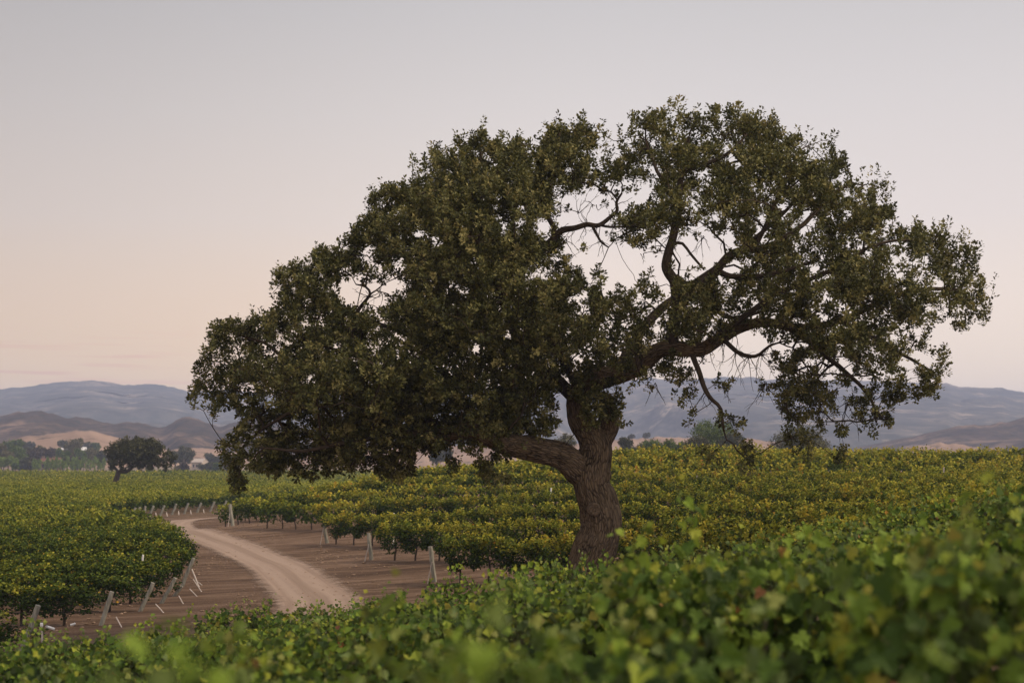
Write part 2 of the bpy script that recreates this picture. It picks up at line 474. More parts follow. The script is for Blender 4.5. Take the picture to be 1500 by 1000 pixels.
road_c = [(-17, 27.5), (-12, 33), (-8.2, 39), (-6.8, 45), (-7.15, 53), (-8.6, 60), (-10.4, 67), (-13.8, 79), (-19.4, 95), (-24.2, 107), (-27.6, 117),
          (-29.8, 126), (-29.6, 133), (-26.5, 140), (-20, 145), (-8, 149), (10, 154), (40, 160)]
rc = catmull(np.array([(x, y, 0) for x, y in road_c]), 0.5)[:, :2]
tn = unit(np.gradient(rc, axis=0)); nr = np.stack([tn[:, 1], -tn[:, 0]], 1)
K = 13
off = np.linspace(-1, 1, K)
hw = 2.15
RV = rc[:, None, :] + nr[:, None, :] * (off[None, :, None] * hw)
sl = np.concatenate([[0], np.cumsum(np.linalg.norm(np.diff(rc, axis=0), axis=1))])
crown = 0.05 - 0.03 * np.exp(-((np.abs(off) - 0.4) / 0.15) ** 2)
RZ = gz(RV[..., 0], RV[..., 1]) + crown[None, :]
i, j = np.meshgrid(np.arange(len(rc) - 1), np.arange(K - 1), indexing='ij')
q = np.stack([i * K + j, i * K + j + 1, (i + 1) * K + j + 1, (i + 1) * K + j], -1).reshape(-1, 4)
edge = np.broadcast_to(np.clip((1 - np.abs(off)) * hw / 1.25, 0, 1)[None, :], RZ.shape)
lane = np.stack([np.broadcast_to(off[None, :] * hw, RZ.shape), np.broadcast_to(sl[:, None], RZ.shape), np.zeros(RZ.shape)], -1)
rd = link('dirt_road', mesh_np('dirt_road', np.concatenate([RV, RZ[..., None]], -1).reshape(-1, 3), q, m, True,
          {'edge': ('POINT', 'FLOAT', edge), 'lane': ('POINT', 'FLOAT_VECTOR', lane.reshape(-1, 3))}))
tag(rd, kind='structure')
def road_dist(x, y): return float(np.min(np.hypot(rc[:, 0] - x, rc[:, 1] - y)))

# crumbled clods and stones on the bare headland
NC = 5200
cy_ = 34 + 90 * rng.random(NC) ** 1.3
cx_ = np.array([np.interp(y_, rc[3:11, 1], rc[3:11, 0]) for y_ in cy_]) + rng.normal(0, 5.0, NC)
cl = (np.abs(cx_ - np.array([np.interp(y_, rc[3:11, 1], rc[3:11, 0]) for y_ in cy_])) > 1.5)
cx_, cy_ = cx_[cl], cy_[cl]
cz_ = gz(cx_, cy_)
ico = np.array([[0, 0, 1], [.9, 0, .25], [.28, .85, .25], [-.72, .53, .25], [-.72, -.53, .25], [.28, -.85, .25], [.5, .4, -.5], [-.5, .4, -.5], [0, -.6, -.5]])
icf = np.array([[0, 1, 2], [0, 2, 3], [0, 3, 4], [0, 4, 5], [0, 5, 1], [1, 6, 2], [2, 6, 7], [2, 7, 3], [3, 7, 4], [4, 7, 8], [4, 8, 5], [5, 8, 1], [1, 8, 6]])
cs_ = 0.025 + 0.07 * rng.random(len(cx_)) ** 3
CVv = ico[None] * cs_[:, None, None] * rng.uniform(.6, 1.3, (len(cx_), 9, 3)) * np.array([1.2, 1.2, .7]) + np.stack([cx_, cy_, cz_ + cs_ * .2], 1)[:, None]
ck = link('soil_clods', mesh_np('soil_clods', CVv.reshape(-1, 3), (np.arange(len(cx_))[:, None, None] * 9 + icf[None]).reshape(-1, 3), plain_mat('dry clod', (.12, .08, .055), (.30, .21, .15), 9, .95)))
tag(ck, 'crumbled brown clods and small stones strewn beside the dirt road', 'stones', kind='stuff')

# ------------------------------------------------------------------ hills and mountains
def hill_mat(name, stops, sc, dark, dark_amt, patch_scale, patch_lo):
    m, t, o = mat(name)
    geo = N(t, 'ShaderNodeNewGeometry'); pos = geo.outputs['Position']
    n1 = noise_n(t, scaled(t, pos, (1, 1, 2.2)), sc, 7, 0.6)
    c = ramp_node(t, n1, stops)
    n2 = noise_n(t, scaled(t, pos, (1, 0.8, 2.5)), patch_scale, 8, 0.7)
    f = N(t, 'ShaderNodeMapRange', {0: n2, 1: patch_lo, 2: patch_lo + 0.08, 3: 0, 4: dark_amt})
    c = mixc(t, f.outputs[0], c, dark)
    b = N(t, 'ShaderNodeBsdfPrincipled', {'Base Color': c, 'Roughness': 1.0, 'Specular IOR Level': 0.0})
    bp = N(t, 'ShaderNodeBump', {'Height': n2, 'Strength': 0.6, 'Distance': 1.5 / patch_scale * 0.05}); t.links.new(bp.outputs[0], b.inputs['Normal'])
    t.links.new(b.outputs[0], o.inputs[0])
    return m
M['mtn'] = hill_mat('mountain scrub', [(0.38, (0.06, 0.068, 0.075)), (0.54, (0.11, 0.108, 0.108)), (0.62, (0.22, 0.19, 0.17)), (0.72, (0.36, 0.30, 0.25))], 0.011, (0.045, 0.055, 0.06), 0.8, 0.035, 0.47)
M['brown'] = hill_mat('brown hill scrub', [(0.40, (0.040, 0.032, 0.027)), (0.54, (0.072, 0.054, 0.043)), (0.66, (0.19, 0.13, 0.095))], 0.02, (0.020, 0.022, 0.017), 0.85, 0.075, 0.50)
M['gold'] = hill_mat('dry grass hill', [(0.3, (0.17, 0.115, 0.085)), (0.5, (0.26, 0.18, 0.135)), (0.7, (0.33, 0.24, 0.18))], 0.02, (0.06, 0.05, 0.034), 0.8, 0.06, 0.56)

hill_fns = []
def ridge(name, prof, d, front, back, mt, spur, nscale, seed, nxs=220, nys=46, x_pad=0):
    prof = np.array(prof, float)
    xs = np.linspace((prof[0, 0] - 750) / F * d, (prof[-1, 0] - 750) / F * d, nxs)
    top = -(np.interp(xs * F / d + 750, prof[:, 0], prof[:, 1]) - HZ) / F * d
    k = max(1, nxs // 280); kern = np.ones(2 * k + 1) / (2 * k + 1)
    top = np.convolve(np.pad(top, k, mode='edge'), kern, 'valid')
    for ii in range(nxs):
        top[ii] += (mnoise.fractal(Vector((xs[ii] * 110 / d, seed, 0)), 0.8, 2.1, 5) ) * d * 0.0013
    v = np.concatenate([np.linspace(0, 1, nys), 1 + np.linspace(0, 1, 8)[1:]])
    V = np.zeros((len(v), nxs, 3))
    base = -7.5
    for a, vv in enumerate(v):
        for c_ in range(nxs):
            n = mnoise.hetero_terrain(Vector((xs[c_] / nscale, vv * front / nscale * 0.6 + seed * 3.1, seed)), 0.9, 2.0, 5, 0.7)
            if vv <= 1:
                s = vv * vv * (3 - 2 * vv) * 0.55 + vv * 0.45
                s = s + spur * (n - 0.7) * math.sin(math.pi * vv) * (1 - vv * 0.5)
                y = d - front + front * vv
                y += spur * 0.08 * front * (n - .7) * math.sin(math.pi * vv)
            else:
                s = 1 - (vv - 1) ** 1.3; y = d + back * (vv - 1)
            # same outline on the sky line, real depth in front of and behind it
            z = base + (top[c_] - base) * max(s, -0.05)
            if vv < 1: z = min(z, np.interp(xs[c_] * d / y, xs, top) * y / d - (3 + 0.02 * d) * (1 - vv))   # stays under the sky line
            V[a, c_] = (xs[c_], y, z)
    ln = len(v)
    i, j = np.meshgrid(np.arange(ln - 1), np.arange(nxs - 1), indexing='ij')
    q = np.stack([i * nxs + j, i * nxs + j + 1, (i + 1) * nxs + j + 1, (i + 1) * nxs + j], -1).reshape(-1, 4)
    ob = link(name, mesh_np(name, V.reshape(-1, 3), q, mt, True))
    tag(ob, kind='structure')
    def h(x, y):
        dd = (V[..., 0] - x) ** 2 + (V[..., 1] - y) ** 2
        return float(V.reshape(-1, 3)[int(np.argmin(dd)), 2])
    hill_fns.append((xs[0], xs[-1], d - front, d + back, h))
    return ob
mprof = [(-500, 600), (-250, 588), (-80, 576), (0, 569), (45, 567), (60, 563), (90, 559), (125, 558), (140, 557), (160, 559), (175, 563), (190, 564), (215, 561), (235, 564), (262, 568), (270, 573), (290, 574),
         (330, 570), (380, 576), (430, 582), (480, 574), (540, 566), (600, 570), (660, 578), (720, 571), (780, 566), (840, 570), (900, 561), (930, 555), (950, 553), (975, 556), (1010, 556), (1050, 552), (1090, 552),
         (1130, 556), (1180, 558), (1230, 556), (1290, 558), (1340, 560), (1388, 562), (1410, 566), (1440, 569), (1455, 568), (1470, 566.5), (1480, 570), (1495, 575), (1520, 572), (1600, 566), (1750, 572), (2000, 585)]
ridge('mountain_range', mprof, 3000, 1500, 900, M['mtn'], 0.95, 330, 1, 560, 110)
ridge('brown_hills', [(-350, 640), (-200, 622), (-60, 612), (0, 609), (25, 604), (50, 601), (62, 602), (85, 609), (100, 612), (112, 611), (128, 612), (145, 617), (155, 621), (175, 619), (190, 617), (205, 619), (220, 623), (238, 627),
      (250, 621), (262, 613), (275, 610), (288, 613), (300, 618), (312, 622), (325, 624), (345, 618), (370, 613), (410, 618), (450, 630), (520, 640), (600, 648), (700, 655)], 1350, 420, 300, M['brown'], 0.45, 150, 2, 260, 40)
ridge('golden_hill', [(-120, 668), (-40, 660), (5, 650), (30, 640), (60, 636), (85, 634), (105, 632), (130, 631), (150, 634), (170, 641), (195, 649), (220, 656), (260, 663), (300, 668), (330, 668)], 950, 230, 200, M['gold'], 0.25, 110, 3, 160, 34)
ridge('low_golden_hill', [(180, 672), (220, 664), (250, 659), (285, 655), (310, 657), (345, 663), (420, 666), (520, 660), (600, 655), (680, 652), (760, 655), (850, 650), (920, 642), (960, 640), (1010, 641), (1100, 643), (1160, 650), (1230, 662), (1290, 670)], 1000, 200, 200, M['gold'], 0.2, 110, 4, 260, 30)
ridge('tawny_hills', [(1200, 672), (1260, 655), (1310, 644), (1345, 638), (1375, 630), (1400, 624), (1425, 621), (1445, 624), (1470, 617), (1500, 613), (1560, 606), (1700, 612), (1900, 640)], 1500, 420, 300, M['brown'], 0.4, 170, 5, 200, 36)
ridge('foothill_crest', [(1300, 668), (1345, 652), (1380, 648), (1410, 652), (1450, 660), (1490, 668)], 1000, 140, 160, M['gold'], 0.15, 110, 6, 100, 24)
def ground_h(x, y):
    h = gz1(x, y)
    for a, b_, c_, d_, f in hill_fns:
        if a < x < b_ and c_ < y < d_: h = max(h, f(x, y))
    return h

# ------------------------------------------------------------------ leaf builders
def leaf_quads(p, dr, nr, L, Wd, fold=0.18):
    """one folded four-corner leaf per row"""
    s = unit(np.cross(dr, nr)); n2 = np.cross(s, dr)
    L = L[:, None]; Wd = Wd[:, None]
    a = p; b = p + dr * L * 0.5 + s * Wd / 2 + n2 * Wd * fold
    c = p + dr * L; d = p + dr * L * 0.5 - s * Wd / 2 + n2 * Wd * fold
    V = np.stack([a, b, c, d], 1).reshape(-1, 3)
    return V, np.arange(len(V)).reshape(-1, 4)

# outline of a five lobed grape leaf in its own plane (u along the midrib, v across)
_gl = [(0.0, 0.0), (-0.16, 0.22), (0.02, 0.50), (0.22, 0.40), (0.42, 0.56), (0.56, 0.27), (0.78, 0.20), (1.0, 0.0)]
GLU = np.array([p[0] for p in _gl] + [p[0] for p in _gl[-2:0:-1]])
GLV = np.array([p[1] for p in _gl] + [-p[1] for p in _gl[-2:0:-1]])
def grape_leaves(p, dr, nr, L):
    k = len(p)
    s = unit(np.cross(dr, nr)); n2 = np.cross(s, dr)
    sz = L[:, None, None]
    cup = 0.34 * np.abs(GLV) ** 1.2 - 0.30 * np.maximum(GLU - 0.3, 0) ** 2 * 1.6
    cup = cup[None, :] * rng.uniform(-0.4, 1.6, (k, 1)) + rng.normal(0, 0.05, (k, len(GLU)))
    rim = p[:, None] + sz * (GLU[None, :, None] * dr[:, None] + GLV[None, :, None] * s[:, None] + cup[..., None] * n2[:, None])
    ctr = p[:, None] + sz * (0.3 * dr[:, None])
    V = np.concatenate([ctr, rim], 1)
    n = V.shape[1]
    kk = np.arange(n - 1)
    tri = np.stack([np.zeros(n - 1, int), kk + 1, (kk + 1) % (n - 1) + 1], 1)
    T = (np.arange(k)[:, None, None] * n + tri[None]).reshape(-1, 3)
    return V.reshape(-1, 3), T, n - 1

def vine_leaf_cloud(L, nshoot, nnode, zc, ztop, spread, leafL, fill, tops=0.0):
    """leaf positions on shoots that rise from the cordon and arch over"""
    P_, D_, N_, S_, T_ = [], [], [], [], []
    shoots = []
    for s in range(nshoot):
        x0 = rng.uniform(-L / 2, L / 2)
        side = rng.choice([-1, 1]) * rng.uniform(0.1, 1)
        ht = (ztop - zc) * rng.uniform(0.65, 1.05) + (rng.uniform(0.3 * tops, tops) if rng.random() < 0.4 and tops > 0 else 0)
        t = np.linspace(0.06, 1, nnode)
        flop = rng.uniform(0.2, 1.0) * spread
        lean = rng.normal(0, 0.22)
        bend = rng.uniform(0.0, 0.55)
        x = x0 + lean * t + rng.normal(0, 0.03, nnode)
        y = side * flop * (0.35 + t * 0.65) + rng.normal(0, 0.03, nnode)
        z = zc + ht * (t - bend * t ** 3 * abs(side))
        pts = np.stack([x, y, z], 1)
        shoots.append(pts)
        out = np.array([rng.normal(0, .4), np.sign(side), 0])
        for k in range(2):
            dr = unit(out * rng.uniform(0.2, 0.9, (nnode, 1)) + rng.normal(0, 0.6, (nnode, 3)) + np.array([0, 0, -0.75]))
            nr = unit(np.array([0, 0.7 * np.sign(side), 0.6]) + rng.normal(0, 0.75, (nnode, 3)))
            P_.append(pts + dr * 0.04 + rng.normal(0, 0.03, pts.shape)); D_.append(dr); N_.append(nr)
            S_.append(leafL * rng.uniform(0.65, 1.2, nnode) * (1 - 0.45 * t ** 3)); T_.append(t)
    if fill:
        x = rng.uniform(-L / 2, L / 2, fill); sd = rng.choice([-1, 1], fill)
        z = rng.uniform(zc - 0.28, ztop - 0.15, fill)
        w = spread * (0.55 + 0.45 * np.sin(np.clip((z - zc + .3) / (ztop - zc + .3), 0, 1) * math.pi))
        y = sd * w * rng.uniform(0.5, 1.0, fill)
        dr = unit(np.stack([rng.normal(0, .5, fill), sd * 0.7, -0.6 + rng.normal(0, .4, fill)], 1))
        nr = unit(np.stack([rng.normal(0, .4, fill), sd * 0.8, 0.7 + rng.normal(0, .3, fill)], 1))
        P_.append(np.stack([x, y, z], 1)); D_.append(dr); N_.append(nr); S_.append(leafL * rng.uniform(0.7, 1.2, fill)); T_.append(rng.uniform(0, .5, fill))
    return np.concatenate(P_), np.concatenate(D_), np.concatenate(N_), np.concatenate(S_), np.concatenate(T_), shoots

def near_vine_mesh(k, full=True, tops=0.34, cap=0.8):
    p, d, n, s, t, sh = vine_leaf_cloud(1.75, 24, 18, 0.88, 1.74, 0.40, 0.106, 250, tops)
    tint = np.clip(rng.normal(0.26, 0.17, len(p)) + 0.38 * t ** 2, 0, cap)
    odd = rng.random(len(p)); tint = np.where(odd > 0.990, rng.uniform(0.85, 1.0, len(p)), tint)
    tint = np.where((odd < 0.05), rng.uniform(0.68, 0.85, len(p)), tint)
    gl = Geo()
    if full:
        V, T, per = grape_leaves(p, d, n, s)
        me = mesh_np('foliage', V, T, M['vine_near'], False, {'tint': ('FACE', 'FLOAT', np.repeat(tint, per))})
    else:
        V, Q = leaf_quads(p, d, n, s * 1.12, s * 1.12)
        me = mesh_np('foliage', V, Q, M['vine_near'], False, {'tint': ('FACE', 'FLOAT', tint)})
    cg = Geo()
    for pts in sh: cg.tube(np.vstack([[pts[0][0], 0, 0.92], pts]), np.linspace(0.006, 0.002, len(pts) + 1), 3, False)
    ce = mesh_np('cane', np.concatenate(cg.v), [np.concatenate(cg.q)], M['twig'], False, {'bark': ('POINT', 'FLOAT_VECTOR', np.concatenate(cg.b))})
    return me, ce

def mid_cloud(nleaf, leafL, L=2.25, shift=0.0):
    """lumpy hedge section: several leafy mounds along the wire; returns leaf rows"""
    nc = 12
    cx = np.linspace(-L / 2, L / 2, nc) + rng.normal(0, 0.14, nc)
    cy = rng.normal(0, 0.13, nc); cz = rng.uniform(0.70, 1.60, nc); cr = rng.uniform(0.24, 0.42, nc)
    k = rng.integers(0, nc, nleaf)
    dirs = unit(rng.normal(0, 1, (nleaf, 3)) * np.array([0.9, 1.0, 1.0]) + np.array([0, 0, 0.18]))
    p = np.stack([cx[k], cy[k], cz[k]], 1) + dirs * (cr[k] * rng.uniform(0.55, 1.05, nleaf))[:, None]
    spike = rng.random(nleaf) < 0.12
    p[:, 2] += np.where(spike & (dirs[:, 2] > 0.2), rng.uniform(0.05, 0.32, nleaf), 0)
    dr = unit(dirs * 0.5 + rng.normal(0, 0.6, (nleaf, 3)) + np.array([0, 0, -0.4]))
    nr = unit(dirs + np.array([0, 0, 0.5]) + rng.normal(0, 0.4, (nleaf, 3)))
    s = leafL * rng.uniform(0.7, 1.25, nleaf)
    h = np.clip((p[:, 2] - 0.8) / 1.1, 0, 1)
    # young yellow tips, plus painted light on row tops and shade lower down
    tint = np.clip(0.10 + shift + (0.36 + 1.2 * shift) * h ** 1.6 + rng.normal(0, 0.12, nleaf), 0, 0.9)
    tip = rng.random(nleaf) < 0.25
    nt_ = int(11 * L)
    tx = rng.uniform(-L / 2, L / 2, nt_); ty = rng.normal(0, 0.16, nt_); tz = 1.50 + rng.uniform(0, 0.38, nt_) - 0.5 * np.abs(ty)
    ti = rng.integers(0, nt_, nleaf)
    tp = np.stack([tx[ti], ty[ti], tz[ti]], 1) + rng.normal(0, 1, (nleaf, 3)) * np.array([0.07, 0.07, 0.10])
    p = np.where(tip[:, None], tp, p)
    tt_ = np.clip(0.54 + 1.5 * shift + rng.normal(0, 0.10, nt_)[ti] + rng.normal(0, 0.07, nleaf), 0, 0.88)
    tint = np.where(tip, tt_, tint)
    dr = np.where(tip[:, None], unit(rng.normal(0, 0.7, (nleaf, 3)) + np.array([0, 0, 0.1])), dr)
    nr = np.where(tip[:, None], unit(rng.normal(0, 0.5, (nleaf, 3)) + np.array([0, 0, 0.8])), nr)
    odd = rng.random(nleaf); tint = np.where(odd > 0.992, rng.uniform(0.85, 1, nleaf), tint)
    return p, dr, nr, s, tint
def mid_vine_mesh(shift=0.0):
    p, d, n, s, tint = mid_cloud(1750, 0.115, shift=shift)
    V, Q = leaf_quads(p, d, n, s, s * 0.95)
    return mesh_np('foliage', V, Q, M['vine_mid'], False, {'tint': ('FACE', 'FLOAT', tint)})
def vine_trunk_geo(seed, g, ox=0, oy=0, oz=0, ang=0, cord=0.85):
    r_ = np.random.default_rng(seed)
    pts = np.array([[0, 0, -0.06], [r_.normal(0, .03), r_.normal(0, .03), 0.25], [r_.normal(0, .05), r_.normal(0, .03), 0.55], [0, 0, 0.9]])
    c_, s_ = math.cos(ang), math.sin(ang)
    def tf(a): return np.stack([a[:, 0] * c_ - a[:, 1] * s_ + ox, a[:, 0] * s_ + a[:, 1] * c_ + oy, a[:, 2] + oz], 1)
    g.tube(tf(catmull(pts, 0.12)), np.linspace(0.055, 0.04, len(catmull(pts, 0.12))), 6)
    if cord:
        for sg in (-1, 1):
            a = np.array([[0, 0, 0.85], [sg * 0.15, 0, 0.95], [sg * cord * .6, r_.normal(0, .02), 0.97], [sg * cord, 0, 0.95]])
            g.tube(tf(catmull(a, 0.15)), np.linspace(0.03, 0.018, len(catmull(a, 0.15))), 5)

NEAR = [near_vine_mesh(k) for k in range(6)]
CLOSE = [near_vine_mesh(k, True, 0.20, 0.58) for k in range(4)]
CLOSE_LOW = [near_vine_mesh(k, True, 0.05, 0.58) for k in range(3)]
SEMI = [near_vine_mesh(k, False) for k in range(5)]
MIDV = [mid_vine_mesh() for k in range(7)]
VALV = [mid_vine_mesh(-0.09) for k in range(6)]
TRUNKS = []
for k in range(4):
    g_ = Geo(); vine_trunk_geo(k, g_)
    TRUNKS.append(mesh_np('trunk', np.concatenate(g_.v), [np.concatenate(g_.q), np.concatenate(g_.t)], M['vine_bark'], True, {'bark': ('POINT', 'FLOAT_VECTOR', np.concatenate(g_.b))}))

# ------------------------------------------------------------------ where the vines stand
vines = []    # x, y, angle, block, row
# foreground block
fu = np.array([1, -0.13]); fu = fu / np.linalg.norm(fu)
f_rows = [2.7, 6.3, 10.3, 14.2, 18.1, 22.0, 25.9, 29.6]
for k, y0 in enumerate(f_rows):
    tt = np.arange(-16, 18, 1.6) + rng.uniform(0, 1.6)
    for t_ in tt:
        x, y = fu[0] * t_, y0 + fu[1] * t_
        if y < 1.9 or abs(x) > 0.40 * y + 1.4: continue
        if math.hypot(x, y) < 2.0: continue
        if x < -11 or road_dist(x, y) < 4.0: continue
        if math.hypot(x - 2.4, y - 42) < 5: continue
        vines.append((x, y, math.atan2(fu[1], fu[0]), 'F', k))
# hillside block right of the road
r_s = [40.7, 47.1, 54.0, 61.0, 66.4, 71.8, 77.2, 82.6, 88.0, 93.4, 98.8, 104.2, 109.6, 115]
ru = np.array([1, -1]) / math.sqrt(2); rn = np.array([1, 1]) / math.sqrt(2)
r_edge = np.array([(44, 4.5), (55, -0.6), (61, -3.5), (74, -7.4), (88.6, -11.7), (100, -16.5), (110, -21.7), (117, -24.5), (125, -24.5), (133, -20), (138, -8), (142, 10), (146, 40), (150, 80)])
R_ENDS = []
for k, s in enumerate(r_s):
    first = True
    for t_ in np.arange(-110, 70, 1.7):
        x, y = rn * s + ru * t_
        if y < 45 or y > 150: continue
        if x < np.interp(y, r_edge[:, 0], r_edge[:, 1]) + 0.5: continue
        if x > 0.39 * y + 3: continue
        if road_dist(x, y) < 3.0: continue
        if first: R_ENDS.append((x, y, k)); first = False
        vines.append((x + rng.normal(0, .05), y + rng.normal(0, .05), math.atan2(ru[1], ru[0]), 'R', k))
for s, lo in ((35.2, 5.0), (30.2, 7.8)):      # two short rows that start right of the oak
    for t_ in np.arange(-110, 70, 1.7):
        x, y = rn * s + ru * t_
        if x < lo or y < 31.5 or x > 0.39 * y + 3: continue
        vines.append((x, y, math.atan2(ru[1], ru[0]), 'Q', 0 if s > 33 else 1))
# block left of the road
lu = np.array([-1, 0.16]); lu = lu / np.linalg.norm(lu)
l_rows = [43, 51, 55.5, 58.5, 61.5, 65.5, 69.5, 73.5, 77.8, 82, 86.5, 91, 95.5, 100, 105, 110, 115, 120, 125, 130, 135, 140]
l_edge = np.array([(40, -15.0), (43, -15.1), (51, -15.0), (55.5, -14.7), (58.5, -14.3), (61.5, -14.0), (65.5, -14.6), (70, -15.6), (80, -18.4), (90, -21.4), (100, -24.6), (110, -28.6), (120, -33.5), (130, -37), (140, -40.5)])
for k, y0 in enumerate(l_rows):
    x0 = np.interp(y0, l_edge[:, 0], l_edge[:, 1]) - (1.55 if 3 <= k <= 6 else 1.0)
    t_ = 0.0
    while True:
        x, y = x0 + lu[0] * t_, y0 + lu[1] * t_
        if x < -0.40 * y - 3: break
        vines.append((x + rng.normal(0, .05), y + rng.normal(0, .05), math.atan2(lu[1], lu[0]), 'L', k))
        t_ += 1.75
near_list = sorted(range(len(vines)), key=lambda i: vines[i][1] + (30 if (vines[i][3] not in 'FQ' and not -40 < vines[i][0] * F / vines[i][1] + 750 < 1540) else 0) - (6 if vines[i][3] == 'R' and vines[i][4] < 4 else 0))
single = set(near_list[:296])

words = ['nearest', 'second', 'third', 'fourth', 'fifth', 'sixth', 'seventh', 'eighth', 'ninth', 'tenth', 'eleventh', 'twelfth', 'thirteenth', 'fourteenth']
def vine_label(b, k, x, y, end):
    px = x * F / y + 750
    w = words[min(k, 13)]
    if b == 'F':
        if k == 0: return ('blurred green grapevine right against the lens at the bottom edge, ' + ('left of centre' if px < 600 else 'right of centre' if px > 900 else 'in the middle'))
        part = 'below the dirt road' if px < 560 else 'below the oak trunk' if px < 1000 else 'towards the right edge'
        return f'leafy green grapevine in the {w} foreground row from the camera, {part}'
    if b == 'Q': return f'yellow-green grapevine in {"farther" if k == 0 else "nearer"} short row right of the oak trunk'
    if b == 'R':
        if end: return f'end grapevine beside the wooden end post of the {w} hillside row along the dirt road'
        part = 'left of the oak trunk' if px < 850 else 'right of the oak trunk'
        return f'yellow-green grapevine in the {w} hillside row beyond the oak, {part}'
    if end: return f'end grapevine against the leaning post of the {w} row left of the dirt road'
    return f'green and rust grapevine inside the {w} row of the block left of the dirt road'
GROUPS = {'Q': 'grapevines in the short rows right of the oak', 'F': 'grapevines in the foreground rows', 'R': 'grapevines on the hillside beyond the oak', 'L': 'grapevines left of the dirt road'}

rest = []
zs = gz(np.array([v[0] for v in vines]), np.array([v[1] for v in vines]))
seen_end = set()
for idx, (x, y, a, b_, k) in enumerate(vines):
    z = zs[idx]
    if idx not in single: rest.append((x, y, z, a)); continue
    end = b_ in 'RL' and (b_, k) not in seen_end
    if b_ in 'RL': seen_end.add((b_, k))
    root = empty('grapevine', (x, y, z - 0.02), a + (math.pi if rng.random() < 0.5 else 0))
    sc = rng.uniform(0.93, 1.08)
    if b_ == 'F': sc = sc * (1.0 if y > 4.6 else 1.0 if -.1 < x / y < .2 else 0.93) + (0.27 if y > 4.6 else 0.05) * mnoise.noise(Vector((x * .33, y * .7, 3.0))) + rng.uniform(-.03, .07)
    if b_ == 'L': sc *= 0.80 if k < 3 else 0.88 if k < 6 else 0.95
    if b_ == 'F' and y > 13 and -0.10 < x / y < 0.12: sc *= 1.07
    root.scale = (rng.uniform(0.97, 1.08), rng.uniform(0.85, 1.12), sc)
    tag(root, vine_label(b_, k, x, y, end), 'grapevine', GROUPS[b_])
    if b_ == 'F':
        me, ce = (CLOSE_LOW[rng.integers(3)] if x < -0.10 * y else CLOSE[rng.integers(4)]) if y < 4.6 else NEAR[rng.integers(len(NEAR))] if y < 14 else SEMI[rng.integers(len(SEMI))]
        link('foliage', me, root); link('cane', ce, root)
    else: link('foliage', (VALV if b_ == 'L' else MIDV)[rng.integers(6)], root)
    link('trunk', TRUNKS[rng.integers(4)], root)

# everything beyond the 300 nearest vines: one mass of rows running off over the valley
fy = 142.0; far_rows = []
while fy < 432:
    x0 = -39.8 + (fy - 142) * 0.42 if fy < 158 else min(-33 + (fy - 158) * 0.30, 6 + (fy - 158) * 0.02)
    step = 2.2 if fy < 250 else 3.2 if fy < 380 else 4.6
    far_rows.append((fy, x0)); fy += step
CV, CQ, CT, CG = [], [], [], Geo()
nv = 0
def emit(p, d, n, s, tint, x, y, z, a):
    global nv
    c_, s_ = math.cos(a), math.sin(a)
    rot = np.array([[c_, s_, 0], [-s_, c_, 0], [0, 0, 1]])
    V, Q = leaf_quads(p @ rot + np.array([x, y, z]), d @ rot, n @ rot, s, s * 0.95)
    CV.append(V); CQ.append(Q + nv); CT.append(tint); nv += len(V)
CL = {900: [mid_cloud(1000, 0.13) for _ in range(6)], 2: [mid_cloud(380, 0.2) for _ in range(6)], 3: [mid_cloud(110, 0.40, 2.6) for _ in range(6)], 4: [mid_cloud(64, 0.6, 4.0) for _ in range(6)]}
def put(x, y, z, a, key):
    p, d, n, s, tint = CL[key][rng.integers(6)]
    sc = rng.uniform(0.9, 1.1)
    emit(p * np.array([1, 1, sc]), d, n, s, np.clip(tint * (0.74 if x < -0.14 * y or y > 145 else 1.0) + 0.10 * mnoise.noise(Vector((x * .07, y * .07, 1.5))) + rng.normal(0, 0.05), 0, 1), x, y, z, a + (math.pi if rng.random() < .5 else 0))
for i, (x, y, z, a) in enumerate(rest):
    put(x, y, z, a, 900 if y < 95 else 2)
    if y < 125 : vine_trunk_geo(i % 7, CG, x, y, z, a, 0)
for fy, x0 in far_rows:
    key, st = (2, 1.9) if fy < 250 else (3, 2.8) if fy < 380 else (4, 4.4)
    n = int((x0 + 0.41 * fy + 6) / st)
    if n < 1: continue
    x0 -= 1.4 if fy < 162 else 0
    X = x0 - np.arange(n) * st * 0.987; Y = fy + np.arange(n) * st * 0.16
    Zs = gz(X, Y)
    for x, y, z in zip(X, Y, Zs):
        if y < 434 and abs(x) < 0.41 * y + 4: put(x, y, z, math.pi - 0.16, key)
nq = sum(len(q_) for q_ in CQ)
tv = np.concatenate(CG.v); tq = np.concatenate(CG.q) + nv; tt_ = np.concatenate(CG.t) + nv
fm = np.concatenate([np.zeros(nq), np.ones(len(tq) + len(tt_))])
me = mesh_np('distant_grapevines', np.concatenate(CV + [tv]), [np.concatenate(CQ + [tq]), tt_], [M['vine_mid'], M['vine_bark']], False,
             {'tint': ('FACE', 'FLOAT', np.concatenate(CT + [np.zeros(len(tq) + len(tt_))])),
              'bark': ('POINT', 'FLOAT_VECTOR', np.concatenate([np.zeros((nv, 3)), np.concatenate(CG.b)]))}, fm)
o_ = link('distant_grapevines', me)
tag(o_, 'mass of green and yellow grapevine rows covering the hill crest and the valley floor', 'grapevines', kind='stuff')

